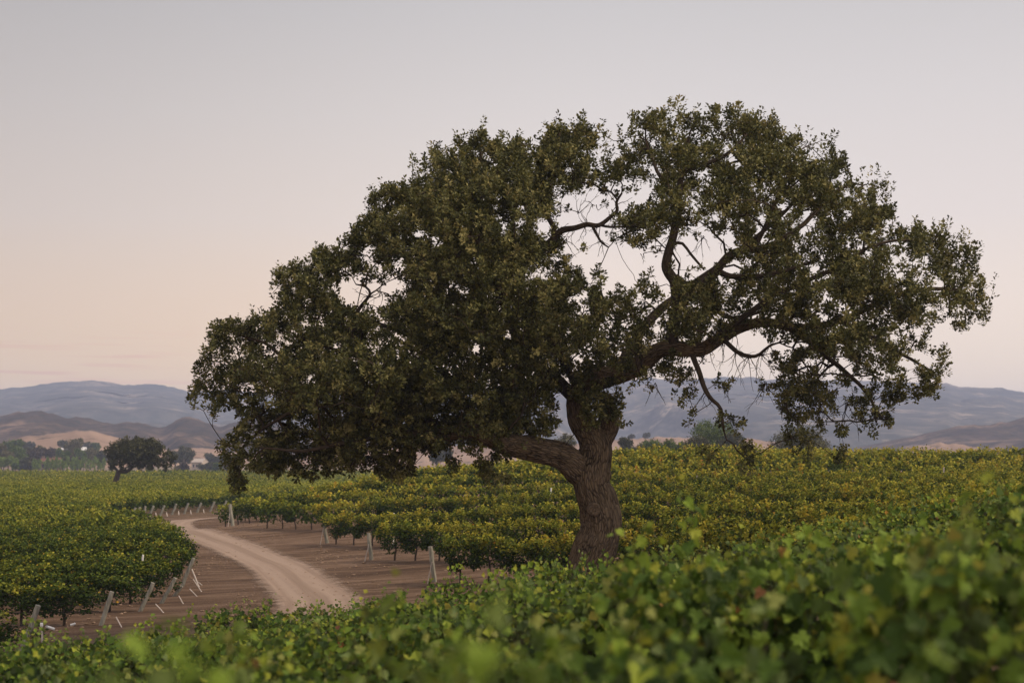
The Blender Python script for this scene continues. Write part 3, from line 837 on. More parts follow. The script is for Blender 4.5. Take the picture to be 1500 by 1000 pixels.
# ------------------------------------------------------------------ the oak
TD = 42.0
oak_z = gz1(2.4, TD)
oak = empty('oak_tree', (X_at(866, TD), TD, oak_z))
tag(oak, 'huge spreading dark green oak with a thick crooked trunk beside the dirt road', 'tree')
o0 = np.array(oak.location)
def L(px, py, dy=0.0): return P(px, py, TD + dy) - o0
MPP = TD / F
limbs = {}   # name: list of (px, py, depth, radius px)
limbs['trunk'] = [(862, 915, 0, 46), (861, 880, 0, 37), (860, 850, 0, 33), (861, 830, 0, 31.5), (870, 806, 0, 31), (879, 780, 0, 29), (881, 760, 0, 30), (875, 734, 0, 28), (867, 711, 0, 27), (868, 690, 0, 27), (872, 668, 0, 25), (872, 650, 0, 23), (862, 632, 0, 19), (850, 612, 0, 17), (845, 592, 0, 15.5), (848, 574, 0, 15), (862, 560, 0, 16), (884, 553, 0, 16), (905, 548, 0, 15),
                  (926, 540, -.2, 13.5), (950, 524, -.4, 12), (974, 510, -.6, 11.5), (1002, 512, -.6, 10.5), (1030, 511, -.5, 9.5), (1058, 494, -.4, 9), (1088, 478, -.2, 8), (1122, 472, 0, 7), (1170, 480, .4, 6), (1230, 470, .8, 5), (1290, 442, 1, 4), (1350, 424, 1, 3), (1405, 424, 1, 2)]
limbs['left'] = [(874, 705, 0.1, 23.94), (852, 690, 0, 21.66), (828, 671, -0.3, 20.52), (800, 661, -0.6, 18.81), (770, 655, -0.9, 17.1), (742, 650, -1.1, 15.96), (714, 638, -1.3, 14.25), (690, 629, -1.5, 12.54), (660, 633, -1.6, 10.83), (638, 637, -1.6, 10.26), (600, 634, -1.5, 9.12), (560, 616, -1.5, 7.98), (500, 592, -1.3, 6.27), (440, 566, -1, 5.13), (390, 548, -0.6, 3.65), (340, 540, -0.3, 2.28)]
limbs['stub'] = [(872, 662, .2, 20), (880, 645, .2, 19), (889, 628, .2, 17), (892, 610, .1, 15), (889, 592, .1, 12), (886, 578, .1, 9)]
limbs['rise'] = [(982, 510, -.6, 9), (987, 480, -.7, 9), (991, 452, -.7, 8.5), (991, 430, -.7, 8.5), (988, 412, -.7, 8), (980, 400, -.7, 7.5), (976, 390, -.7, 7), (979, 371, -.7, 6.5), (985, 350, -.7, 6.2), (989, 332, -.7, 6), (992, 316, -.7, 5.5), (994, 294, -.7, 5), (999, 250, -.6, 4), (1008, 205, -.4, 2.5)]
limbs['hook'] = [(988, 405, -.7, 6.5), (1000, 416, -.7, 6.5), (1018, 420, -.7, 6.5), (1038, 412, -.8, 6.2), (1050, 396, -.9, 6.2), (1060, 381, -1, 6), (1073, 371, -1, 5.5), (1105, 365, -1, 5), (1135, 356, -.8, 4.2), (1180, 325, -.4, 3.4), (1220, 285, 0, 2.5), (1248, 268, .2, 1.6)]
limbs['hook_low'] = [(1052, 398, -.9, 4.5), (1070, 405, -1.2, 4), (1105, 404, -1.4, 3.4), (1150, 396, -1.6, 2.8), (1200, 380, -1.6, 2)]
limbs['hook_drop'] = [(1044, 408, -.8, 5), (1044, 432, -.6, 4.5), (1052, 456, -.3, 4), (1080, 466, 0, 3), (1120, 455, .5, 2)]
limbs['twiglet'] = [(986, 357, -.7, 2.4), (1000, 357, -.9, 2.2), (1012, 371, -1, 2), (1024, 387, -1.1, 1.8), (1031, 396, -1.2, 1.2)]
limbs['centre'] = [(846, 588, 0, 10), (820, 560, .5, 9.5), (790, 540, 1, 9), (765, 508, 1.2, 8.5), (745, 465, 1.0, 8), (738, 428, .6, 7.5), (750, 398, .2, 7), (766, 385, 0, 6.5), (786, 371, -.2, 6), (808, 353, -.3, 5.2), (822, 338, -.3, 4.6), (842, 334, -.3, 4), (859, 329, -.2, 3.8), (877, 330, -.1, 3.4), (895, 317, 0, 2.8), (904, 308, 0, 2.4), (903, 296, 0, 2), (911, 283, 0, 1.4)]
limbs['centre_up'] = [(811, 350, -.3, 4), (811, 333, -.4, 3.8), (802, 317, -.6, 3.4), (797, 296, -.8, 3), (806, 268, -.9, 2.5), (815, 230, -.8, 2), (820, 195, -.6, 1.2)]
limbs['centre_side'] = [(868, 331, -.1, 2.4), (874, 341, -.4, 2.1), (880, 354, -.6, 1.6), (892, 362, -.8, 1)]
limbs['centre_right'] = [(880, 330, 0, 2), (896, 333, .2, 1.8), (917, 332, .4, 1.4), (945, 325, .6, 1)]
limbs['mid_tower'] = [(745, 462, 1, 6), (722, 410, 1.4, 5.5), (705, 350, 1.6, 4.5), (695, 290, 1.4, 3.2), (704, 225, 1, 1.8)]
limbs['mid_left'] = [(765, 508, 1.2, 6), (700, 480, 2, 5.5), (640, 430, 2.5, 4.5), (590, 370, 2.5, 3.4), (560, 310, 2, 2)]
limbs['mid_front'] = [(848, 574, 0.0, 5.6), (820, 520, -0.56, 5.2), (780, 470, -0.98, 4.4), (730, 420, -1.19, 3.6), (690, 350, -1.19, 2.56), (680, 270, -0.98, 1.6)]
limbs['front_left'] = [(742, 650, -0.39, 6.4), (690, 600, -0.91, 5.6), (640, 560, -1.26, 4.8), (580, 530, -1.4, 3.6), (520, 520, -1.4, 2.72), (450, 500, -1.26, 1.76)]
limbs['arch_left'] = [(650, 634, -1.6, 7), (600, 596, -.8, 6.5), (552, 560, -.2, 6), (531, 532, 0, 5.5), (527, 502, 0, 5), (510, 487, 0, 4.2), (496, 470, 0, 3.2), (480, 440, 0, 2.2), (450, 410, 0, 1.4)]
limbs['arch_twig'] = [(526, 502, 0, 3.2), (517, 472, .2, 3), (531, 446, .3, 2.6), (543, 431, .4, 2.2), (536, 420, .4, 1.6), (520, 416, .4, 1)]
limbs['back_left'] = [(700, 480, 2, 5), (640, 500, 3.4, 4.5), (570, 480, 4, 3.6), (500, 450, 4, 2.4)]
limbs['back_right'] = [(905, 548, 0, 10), (930, 500, 1.6, 8), (960, 460, 3, 7), (1010, 420, 4, 5.5), (1080, 370, 4.6, 4.2), (1150, 310, 4.4, 3), (1200, 250, 4, 2)]
limbs['front_right'] = [(1030, 511, -0.17, 5.2), (1080, 470, -0.77, 4.8), (1140, 430, -1.19, 4.0), (1210, 400, -1.4, 3.2), (1280, 360, -1.33, 2.4), (1350, 350, -1.05, 1.6)]
limbs['up_right'] = [(1000, 250, -.6, 3.4), (1060, 230, 0, 3), (1095, 195, .3, 1.8)]
limbs['up_left'] = [(994, 294, -.7, 3.2), (962, 250, -.4, 2.6), (945, 205, 0, 1.6)]
limbs['hook_up'] = [(1105, 365, -1, 3.8), (1130, 312, -1.2, 3.2), (1152, 262, -1.2, 2.6), (1172, 220, -1, 1.6)]
limbs['low_right'] = [(1150, 476, .3, 5), (1200, 512, .6, 4.4), (1245, 550, .8, 3.4), (1275, 585, .8, 2.4), (1285, 620, .7, 1.4)]
limbs['low_far'] = [(1230, 470, .8, 4), (1290, 500, .6, 3.2), (1340, 530, .4, 2.2), (1370, 545, .2, 1.4)]
limbs['hang'] = [(1012, 516, -.6, 4.2), (1022, 540, -.9, 3.8), (1033, 570, -1, 3.4), (1043, 586, -1, 2.8), (1057, 600, -1, 2.4), (1060, 632, -1, 1.4)]
limbs['curl'] = [(1058, 496, -.4, 4), (1065, 503, -.6, 3.6), (1079, 515, -.8, 3.2), (1098, 521, -.9, 2.8), (1114, 518, -.9, 2.4), (1128, 508, -.9, 1.8), (1150, 500, -.9, 1.2)]
limbs['left_droop'] = [(600, 634, -1.5, 5), (560, 640, -2, 4), (500, 650, -2.2, 3), (440, 660, -2.2, 2.2), (380, 655, -2, 1.4)]
limbs['left_far'] = [(500, 592, -1.3, 4), (440, 600, -.8, 3), (390, 625, -.4, 2.4), (350, 660, -.2, 1.5)]
limbs['left_high'] = [(440, 566, -1, 3), (400, 510, -.4, 2.4), (350, 490, 0, 1.5)]

nodes = []; nrad = []; ndir = []; npar = []
tg = Geo(); lg = Geo()
def ridged(a, s, p, amp=0.13):
    out = np.empty(len(a))
    for k, th in enumerate(a):
        c_, s_ = math.cos(th), math.sin(th)
        v = mnoise.fractal(Vector((c_ * 1.1, s_ * 1.1, s * 0.9)), 1.0, 2.0, 3)
        f = mnoise.noise(Vector((c_ * 5.5, s_ * 5.5, s * 1.6 + 9)))
        f2 = mnoise.noise(Vector((c_ * 13, s_ * 13, s * 4.0)))
        f3 = abs(mnoise.noise(Vector((c_ * 8.0 + f, s_ * 8.0, s * 0.9 + 4))))
        out[k] = 1 + amp * v + amp * 0.5 * f + amp * 0.3 * f2 + amp * 0.9 * (f3 - 0.25)
    return out
for nm, pts in limbs.items():
    w = np.array([np.append(L(a, b_, c_), r_ * MPP) for a, b_, c_, r_ in pts])
    big = w[0, 3] > 0.15
    sm = catmull(w, 0.05 if nm == 'trunk' else 0.07 if big else 0.15)
    if not big:     # a little crookedness in the smaller limbs
        for k in range(1, len(sm)):
            sm[k, :3] += np.array(mnoise.noise_vector(Vector(sm[k, :3] * 1.7))) * 0.045
    r_ = np.maximum(sm[:, 3], 0.012)
    (tg if nm in ('trunk', 'left', 'stub') else lg).tube(sm[:, :3], r_, 80 if nm == 'trunk' else 56 if nm in ('left', 'stub') else 14 if big else 8, True, (lambda a, s, p: ridged(a, s, p)) if big or nm == 'stub' else None)
    if nm == 'stub': continue
    base = len(nodes)
    every = 4 if nm == 'trunk' else 3 if big else 2
    for k in range(0, len(sm), every):
        if nm == 'trunk' and sm[k, 2] < L(0, 600)[2] and r_[k] > 0.3: continue
        nodes.append(sm[k, :3]); nrad.append(r_[k]); ndir.append(unit(sm[min(k + 1, len(sm) - 1), :3] - sm[max(k - 1, 0), :3])); npar.append(-1)
trunk_o = tg.build('trunk', M['oak_bark'], oak, True)

# crown outline and its gaps, read from the photograph, used as a density for the leaf clumps
OUT = [(274, 592), (278, 548), (294, 520), (300, 494), (322, 468), (346, 464), (362, 472), (382, 456), (398, 460), (406, 440), (398, 408), (414, 388), (434, 382), (450, 392), (458, 372), (470, 360), (490, 364), (498, 352), (510, 347),
       (522, 333), (531, 320), (543, 314), (538, 284), (549, 279), (570, 272), (588, 275), (597, 269), (612, 263), (601, 245), (603, 228), (615, 236), (627, 230), (633, 212), (645, 215), (663, 218), (666, 201), (678, 197), (696, 198), (706, 184), (717, 194), (732, 191), (747, 200), (762, 203), (771, 209), (783, 212), (798, 203),
       (802, 191), (812, 177), (826, 176), (838, 197), (845, 182), (854, 171), (865, 188), (883, 190), (886, 209), (895, 221), (893, 240), (900, 240), (907, 221), (905, 200), (919, 191), (926, 168), (940, 170), (958, 161), (973, 164), (985, 147), (997, 149), (1009, 164), (1030, 173), (1048, 155), (1060, 164), (1078, 155), (1090, 164), (1102, 167), (1114, 172), (1129, 164), (1142, 185),
       (1152, 200), (1164, 197), (1182, 197), (1199, 212), (1220, 200), (1226, 227), (1236, 225), (1244, 251), (1265, 252), (1278, 255), (1295, 266), (1307, 281), (1317, 293), (1307, 303), (1310, 317), (1301, 332), (1313, 338), (1325, 332), (1346, 330), (1367, 335), (1386, 323), (1388, 341), (1409, 341), (1415, 356), (1433, 368), (1436, 389), (1433, 407), (1457, 416),
       (1445, 439), (1448, 460), (1464, 475), (1451, 478), (1430, 469), (1415, 487), (1394, 487), (1388, 469), (1367, 490), (1364, 505), (1376, 511), (1400, 508), (1388, 529), (1406, 538), (1385, 550), (1382, 580), (1364, 581), (1346, 589), (1322, 592), (1310, 601), (1307, 616), (1320, 627), (1312, 634), (1295, 622), (1289, 612), (1283, 637), (1274, 649), (1262, 628), (1250, 597), (1232, 590), (1224, 610), (1205, 636), (1190, 616), (1172, 632), (1146, 630), (1142, 600), (1124, 580), (1109, 574), (1106, 550),
       (1130, 530), (1120, 490), (1095, 486), (1060, 503), (1040, 526), (1016, 545), (1026, 580), (1024, 622), (1008, 625), (990, 600), (978, 560), (955, 540), (968, 575), (975, 618), (958, 618), (930, 600), (905, 636), (897, 600), (898, 565), (860, 572), (838, 570), (815, 578), (820, 620), (800, 640), (770, 640), (752, 630), (735, 640), (712, 640),
       (708, 700), (690, 660), (664, 650), (640, 668), (612, 655), (606, 690), (580, 706), (552, 700), (510, 690), (494, 692), (462, 702), (438, 702), (422, 692), (402, 696), (370, 688), (362, 702), (346, 716), (334, 690), (318, 680), (316, 652), (334, 636), (352, 618), (344, 598), (324, 600), (314, 622), (306, 598), (290, 604)]
HANG = [[(702, 667), (747, 667), (752, 700), (725, 709), (704, 700)], [(648, 668), (674, 668), (670, 690), (650, 688)], [(1028, 655), (1078, 655), (1074, 675), (1030, 672)], [(1086, 648), (1110, 650), (1106, 668), (1088, 666)], [(1084, 669), (1100, 669), (1100, 686), (1086, 686)],
        [(1150, 628), (1196, 632), (1190, 668), (1156, 664)], [(1220, 650), (1246, 650), (1242, 682), (1224, 680)], [(1228, 622), (1246, 622), (1244, 638), (1228, 638)], [(1050, 604), (1088, 608), (1084, 640), (1052, 638)], [(1046, 556), (1070, 556), (1070, 576), (1048, 576)], [(336, 690), (362, 700), (350, 722), (340, 716)]]
GAPS = [([(814, 293), (859, 275), (880, 305), (916, 269), (958, 266), (961, 296), (925, 308), (904, 320), (895, 347), (925, 368), (952, 356), (976, 338), (984, 350), (970, 389), (982, 410), (987, 440), (975, 436), (970, 410), (958, 392), (934, 389), (916, 407), (901, 428), (886, 440), (878, 425), (889, 398), (871, 392), (853, 401), (844, 389), (829, 368), (826, 347), (808, 326)], 0.03),
        ([(1000, 335), (1012, 350), (1039, 338), (1045, 344), (1075, 347), (1075, 365), (1060, 378), (1045, 393), (1030, 400), (1018, 414), (1006, 413), (988, 398), (984, 362), (988, 340)], 0.03),
        ([(1058, 400), (1080, 384), (1100, 380), (1100, 395), (1080, 405), (1062, 408)], 0.08), ([(1050, 415), (1068, 412), (1066, 432), (1050, 430)], 0.1), ([(1169, 326), (1187, 308), (1197, 320), (1183, 340), (1170, 344)], 0.03), ([(1135, 330), (1110, 320), (1095, 322), (1110, 340), (1130, 345)], 0.25),
        ([(1247, 356), (1265, 354), (1282, 378), (1270, 388), (1252, 376)], 0.08), ([(1305, 372), (1322, 376), (1322, 402), (1308, 400)], 0.06), ([(1343, 404), (1356, 404), (1356, 420), (1343, 418)], 0.06), ([(1187, 395), (1226, 398), (1226, 412), (1190, 410)], 0.15),
        ([(1178, 516), (1226, 520), (1226, 546), (1180, 546)], 0.2), ([(1376, 439), (1392, 440), (1390, 464), (1378, 462)], 0.05),
        ([(494, 418), (520, 412), (560, 414), (594, 412), (590, 440), (566, 448), (545, 462), (525, 462), (515, 452), (494, 450)], 0.10), ([(458, 464), (472, 464), (470, 482), (458, 482)], 0.1), ([(462, 505), (480, 508), (478, 540), (462, 540)], 0.3),
        ([(714, 302), (774, 300), (774, 338), (716, 330)], 0.35), ([(648, 419), (690, 419), (690, 440), (650, 440)], 0.3), ([(783, 326), (807, 328), (806, 348), (784, 346)], 0.05), ([(780, 392), (812, 396), (810, 420), (782, 416)], 0.2),
        ([(575, 505), (616, 505), (616, 533), (575, 532)], 0.3), ([(510, 490), (525, 490), (522, 540), (510, 538)], 0.25), ([(538, 500), (570, 500), (566, 540), (536, 538)], 0.3), ([(831, 436), (862, 432), (864, 466), (834, 466)], 0.08), ([(846, 508), (872, 505), (870, 530), (848, 530)], 0.3),
        ([(905, 480), (930, 470), (935, 490), (912, 505)], 0.35), ([(960, 440), (985, 440), (985, 458), (962, 462)], 0.2), ([(1020, 470), (1050, 472), (1045, 492), (1022, 492)], 0.4)]
def inside(poly, x, y):
    p = np.asarray(poly, float); n = len(p); r_ = np.zeros(x.shape, bool); j = n - 1
    for i in range(n):
        c_ = (p[i, 1] > y) != (p[j, 1] > y)
        with np.errstate(divide='ignore', invalid='ignore'):
            r_ ^= c_ & (x < (p[j, 0] - p[i, 0]) * (y - p[i, 1]) / (p[j, 1] - p[i, 1]) + p[i, 0])
        j = i
    return r_
def edist(poly, x, y):
    p = np.asarray(poly, float); best = np.full(x.shape, 1e9)
    for i in range(len(p)):
        a, b_ = p[i - 1], p[i]; ab = b_ - a
        t_ = np.clip(((x - a[0]) * ab[0] + (y - a[1]) * ab[1]) / (ab @ ab + 1e-9), 0, 1)
        best = np.minimum(best, np.hypot(x - a[0] - t_ * ab[0], y - a[1] - t_ * ab[1]))
    return best
HOLES = np.concatenate([np.stack([rng.uniform(880, 1430, 85), rng.uniform(190, 585, 85), rng.uniform(6, 14, 85)], 1),
                        np.stack([rng.uniform(330, 880, 70), rng.uniform(230, 600, 70), rng.uniform(5, 11, 70)], 1)])
def density(x, y):
    d = inside(OUT, x, y).astype(float)
    # the right half of the crown is looser than the left
    d *= np.interp(x, [270, 420, 560, 820, 900, 1050, 1460], [0.75, 0.9, 1, 1, 0.75, 0.72, 0.62])
    d *= np.where((x > 880) & (y > 560) & (x < 1030), 0.45, 1)
    for g_, v in GAPS:
        if v < 0.2:
            d = np.where((edist(g_, x, y) < 6) & (d > 0), np.minimum(d, 0.35), d)
        d = np.where(inside(g_, x, y), np.minimum(d, v), d)
    d = np.where((d > 0) & (edist(OUT, x, y) < 4), 0, d)
    for hx_, hy_, hr_ in HOLES: d = np.where((x - hx_) ** 2 + (y - hy_) ** 2 < hr_ ** 2, np.minimum(d, 0.08), d)
    for h in HANG: d = np.where(inside(h, x, y), 0.85, d)
    return d
# leaf clumps
cand = rng.uniform((272, 146), (1466, 722), (14000, 2))
dn = density(cand[:, 0], cand[:, 1]); ed = edist(OUT, cand[:, 0], cand[:, 1])
for h in HANG: dn = np.where(inside(h, cand[:, 0], cand[:, 1]), 0, dn)
ok = rng.random(len(cand)) < dn
cand, ed = cand[ok], ed[ok]
sel = []
for k in range(len(cand)):
    if len(sel) >= 600: break
    e = ed[k] * MPP
    hd = np.interp(e, [0, 0.4, 1.2, 2.6], [0.5, 1.2, 3.2, 5.4])
    u = rng.uniform(-1, 1); dep = np.sign(u) * abs(u) ** 0.7 * hd
    pos = L(cand[k, 0], cand[k, 1], dep)
    if any(np.sum((pos - s[0]) ** 2) < (0.40 + 0.22 * min(e, 1)) ** 2 for s in sel): continue
    sel.append((pos, min(0.85, 0.28 + 0.45 * e)))
spr = []; sdirs = []
for pos, rad in sel:
    n = int(6 + 15 * (rad / 0.6) ** 1.6)
    d = unit(rng.normal(0, 1, (n, 3)) + np.array([0, 0, 0.35]))
    pp = pos + d * rad * rng.uniform(0.45, 1.05, (n, 1)) * np.array([1.1, 1.1, 0.8])
    w = pp + o0
    x = w[:, 0] / w[:, 1] * F + 750; y = HZ - w[:, 2] / w[:, 1] * F
    k = rng.random(n) < np.clip(density(x, y) * 1.15, 0, 1)
    spr.append(pp[k]); sdirs.append(d[k])
# sprigs along the very edge of the crown
pe = np.array(OUT + [OUT[0]], float)
cumx = np.concatenate([[0], np.cumsum(np.hypot(*np.diff(pe, axis=0).T))])
for s in np.arange(0, cumx[-1], 5.0):
    x = np.interp(s, cumx, pe[:, 0]); y = np.interp(s, cumx, pe[:, 1])
    for _ in range(2):
        ang = rng.uniform(0, 6.28); rr = rng.uniform(2, 14)
        x2, y2 = x + math.cos(ang) * rr, y + math.sin(ang) * rr
        if density(np.array([x2]), np.array([y2]))[0] > rng.random():
            spr.append(L(x2, y2, rng.normal(0, 0.5))[None]); sdirs.append(np.array([[math.cos(ang) * .3, rng.normal(0, .3), 0.4]]))
n_plain = sum(len(a) for a in spr); n_spk = 0
for s in np.arange(0, cumx[-1], 8.0):          # upright shoots that break the upper outline
    x = np.interp(s, cumx, pe[:, 0]); y = np.interp(s, cumx, pe[:, 1])
    if y > 470 or rng.random() < 0.35 or not inside(OUT, np.array([x]), np.array([y + 14]))[0]: continue
    spr.append(L(x + rng.normal(0, 3), y + rng.uniform(6, 15), rng.normal(0, 0.6))[None]); sdirs.append(np.array([[rng.normal(0, .25), rng.normal(0, .25), 1.6]])); n_spk += 1
for h in HANG:
    hp = np.array(h, float)
    for _ in range(int(4 + 0.0042 * np.prod(np.ptp(hp, axis=0)))):
        x2, y2 = rng.uniform(hp.min(0), hp.max(0))
        if inside(h, np.array([x2]), np.array([y2]))[0]:
            spr.append(L(x2, y2, rng.normal(-0.8, 0.35))[None]); sdirs.append(np.array([[rng.normal(0, .4), rng.normal(0, .4), -0.4]]))
FRONT = [([(505, 555), (720, 545), (735, 600), (722, 640), (690, 655), (600, 650), (505, 640)], 2.2, 260), ([(868, 558), (908, 560), (908, 618), (872, 606)], 0.55, -46), ([(715, 590), (770, 590), (765, 652), (735, 668), (712, 660)], 1.2, -90), ([(838, 575), (882, 570), (884, 612), (862, 630), (850, 600)], 0.75, -60), ([(1110, 440), (1420, 400), (1420, 450), (1260, 500), (1120, 495)], 2.4, 150),
         ([(690, 250), (720, 250), (720, 420), (690, 420)], 2.2, 40), ([(895, 470), (960, 450), (955, 505), (900, 535)], 1.0, 26), ([(1000, 440), (1060, 440), (1050, 495), (1000, 500)], 1.2, 24), ([(895, 590), (912, 590), (910, 640), (895, 640)], .6, 12)]
for h, dd, cnt in FRONT:
    hp = np.array(h, float)
    for _ in range(abs(cnt)):
        x2, y2 = rng.uniform(hp.min(0), hp.max(0))
        if inside(h, np.array([x2]), np.array([y2]))[0] and (cnt < 0 or density(np.array([x2]), np.array([y2]))[0] > .2 * rng.random()):
            spr.append(L(x2, y2, -dd + rng.normal(0, 0.25 * dd))[None]); sdirs.append(np.array([[rng.normal(0, .4), -0.5, rng.normal(0, .4)]]))
spr = np.concatenate(spr); sdirs = np.concatenate(sdirs)
spike_ = np.zeros(len(spr), bool); spike_[n_plain:n_plain + n_spk] = True
print('sprigs', len(spr), 'clumps', len(sel))
# grow branches from the limbs to the sprigs
NP = np.zeros((60000, 3)); NR = np.zeros(60000); ND = np.zeros((60000, 3)); NT = np.zeros(60000); NPAR = np.full(60000, -1, int)
nn = len(nodes); NP[:nn] = nodes; NR[:nn] = nrad; ND[:nn] = ndir
n_skel = nn
chains = []
def attach(tgt, step, pen):
    global nn
    d = np.sqrt(((NP[:nn] - tgt) ** 2).sum(1))
    cost = d + pen * NT[:nn] + np.where(NP[:nn, 2] > tgt[2] + 0.2, 0.25 * (NP[:nn, 2] - tgt[2]), 0)
    a = int(np.argmin(cost)); dist = d[a]
    k = max(2, int(dist / step))
    p0 = NP[a]; c1 = p0 + (ND[a] * 0.3 + unit(tgt - p0) * 0.7) * dist * 0.45 + np.array([0, 0, 0.10 * dist])
    t_ = np.linspace(0, 1, k + 1)[:, None]
    pts = (1 - t_) ** 2 * p0 + 2 * t_ * (1 - t_) * c1 + t_ ** 2 * tgt
    pts[1:-1] += rng.normal(0, 0.05 * min(dist, 1), (k - 1, 3))
    ids = [a]
    for i_ in range(1, k + 1):
        NP[nn] = pts[i_]; ND[nn] = unit(pts[i_] - pts[i_ - 1]); NT[nn] = NT[a] + dist * i_ / k; NPAR[nn] = ids[-1]
        ids.append(nn); nn += 1
    chains.append(ids)
    return unit(pts[-1] - pts[-2])
first = [int(rng.integers(len(spr)))]
dmin = ((spr - spr[first[0]]) ** 2).sum(1)
for _ in range(330):
    k = int(np.argmax(dmin)); first.append(k); dmin = np.minimum(dmin, ((spr - spr[k]) ** 2).sum(1))
fs = set(first)
sk = np.array(nodes)
def d_skel(p): return float(np.min(((sk - p) ** 2).sum(1)))
axis = np.zeros_like(spr)
for k in sorted(first, key=lambda k: d_skel(spr[k])): axis[k] = attach(spr[k], 0.28, 0.12)
order = [k for k in range(len(spr)) if k not in fs]
order.sort(key=lambda k: d_skel(spr[k]))
for k in order: axis[k] = attach(spr[k], 0.3, 0.10)
tips = np.zeros(nn)
for ch in chains: tips[ch[-1]] += 1
for k in range(nn - 1, n_skel - 1, -1):
    if NPAR[k] >= 0: tips[NPAR[k]] += tips[k]
rad = 0.0055 * np.maximum(tips, 1) ** 0.46
rad[:n_skel] = NR[:n_skel]
for ch in chains:
    r_ = rad[ch].copy(); r_[0] = min(r_[0] * 0.8, r_[1] * 1.25)
    r_ = np.minimum.accumulate(r_)
    lg.tube(NP[ch], r_, 5 if r_[0] > 0.02 else 3, False)
# bare twigs in the open gaps
def bare(px, py, dy, n, ln, down):
    p0 = L(px, py, dy)
    for _ in range(n):
        d = unit(np.array([rng.normal(0, .7), rng.normal(0, .4), -down + rng.normal(0, .45)]))
        p = p0 + rng.normal(0, 0.03, 3); pts = [p]; l = ln * rng.uniform(.5, 1.1)
        for k in range(6):
            d = unit(d + rng.normal(0, .28, 3) + np.array([0, 0, -0.12 * down])); p = p + d * l / 6; pts.append(p)
            if k in (1, 3, 4) and rng.random() < 0.7:
                e = unit(d + rng.normal(0, .6, 3)); lg.tube([p, p + e * l * .16, p + e * l * .3 + np.array([0, 0, -.02])], [0.006, 0.005, 0.003], 3, False)
        lg.tube(np.array(pts), np.linspace(0.013, 0.004, 7), 4, False)
for px, py, n, ln, dn_ in [(870, 300, 4, .8, .1), (845, 312, 4, .8, -.5), (900, 330, 4, .6, .5), (930, 330, 3, .6, .3), (940, 372, 3, .6, .8), (820, 312, 3, .6, -.5), (1000, 340, 3, .6, .8), (1030, 345, 4, .6, .9), (1060, 352, 3, .5, .7), (1180, 330, 3, .5, .2), (1260, 368, 4, .6, .4), (1314, 388, 4, .6, .5), (1205, 404, 4, .6, .2), (1350, 412, 3, .5, .4), (1110, 330, 4, .6, .3), (745, 318, 4, .6, .3), (790, 405, 3, .6, .4), (1060, 502, 4, .9, .7), (1080, 515, 6, 1.0, .8), (1098, 521, 5, 1.1, .8), (1114, 518, 5, 1.0, .8), (1075, 485, 3, .8, .6), (1128, 508, 4, .9, .7), (1040, 512, 3, .8, .7), (1120, 560, 5, 1.1, 1.4), (1150, 590, 4, .9, 1.5), (1200, 590, 5, .9, 1.5), (1240, 590, 6, 1.1, 1.5), (1225, 570, 4, .9, 1.4), (1185, 530, 4, .8, .8), (1210, 530, 4, .7, .8),
                           (842, 334, 4, .7, .3), (859, 329, 5, .7, -.2), (877, 330, 4, .6, .6), (820, 338, 4, .6, -.4), (830, 350, 4, .7, .5), (895, 317, 3, .5, -.2), (880, 354, 4, .6, .8), (904, 300, 3, .5, .2), (917, 332, 3, .5, .7), (970, 360, 3, .6, .8), (980, 345, 3, .6, .6), (1012, 371, 2, .4, .2), (545, 435, 5, .7, -.1), (530, 445, 5, .7, .3), (520, 470, 4, .7, -.2), (508, 488, 3, .6, -.2), (560, 425, 4, .6, .3), (1020, 545, 3, .8, .9), (1035, 575, 4, .8, .9), (960, 560, 3, .7, 1), (660, 640, 4, .6, 1), (735, 655, 3, .6, .4), (770, 640, 3, .5, -.4), (1060, 560, 3, .8, 1)]:
    bare(px, py, rng.normal(-.5, .3), n, ln, dn_)
br_o = lg.build('branches', M['twig'], oak, True)
# leaves on the sprigs
wz = spr[:, 2]; low = np.clip((L(0, 560)[2] - wz) / 2, 0, 1)
ax = unit(axis * 0.5 + sdirs * 0.6 + np.array([0, 0, 1.0]) * (0.75 - 1.5 * low)[:, None])
ML = 40
ns = len(spr)
t_ = rng.uniform(-0.15, 1, (ns, ML)); ln = np.where(spike_[:, None, None], rng.uniform(0.45, 0.75, (ns, 1, 1)), rng.uniform(0.18, 0.42, (ns, 1, 1)))
ph = rng.uniform(0, 2 * math.pi, (ns, ML))
u1 = unit(np.cross(ax, rng.normal(0, 1, (ns, 3)))); u2 = np.cross(ax, u1)
radial = np.cos(ph)[..., None] * u1[:, None] + np.sin(ph)[..., None] * u2[:, None]
pos = spr[:, None] + ax[:, None] * ((t_ - 0.35)[..., None] * ln) + radial * (rng.uniform(0, 0.115, (ns, ML)) * (1.15 - 0.75 * np.clip(t_, 0, 1)))[..., None]
dr = unit(radial * 0.9 + ax[:, None] * 0.7 + rng.normal(0, .4, (ns, ML, 3)))
nr = unit(ax[:, None] * 0.8 + np.array([0, 0, 0.5]) + rng.normal(0, .55, (ns, ML, 3)))
keep = rng.random((ns, ML)) < np.where(rng.random((ns, 1)) < 0.15, 0.6, 1.0)
pos, dr, nr = pos[keep], dr[keep], nr[keep]
sz = rng.uniform(0.075, 0.130, len(pos))
stint = np.clip(rng.normal(0.45, 0.19, (ns, 1)) + rng.normal(0, 0.18, (ns, ML)), 0, 1)[keep]
V, Q = leaf_quads(pos, dr, nr, sz, sz * 0.58)
link('crown', mesh_np('crown', V, Q, M['oak_leaf'], False, {'tint': ('FACE', 'FLOAT', stint)}), oak)
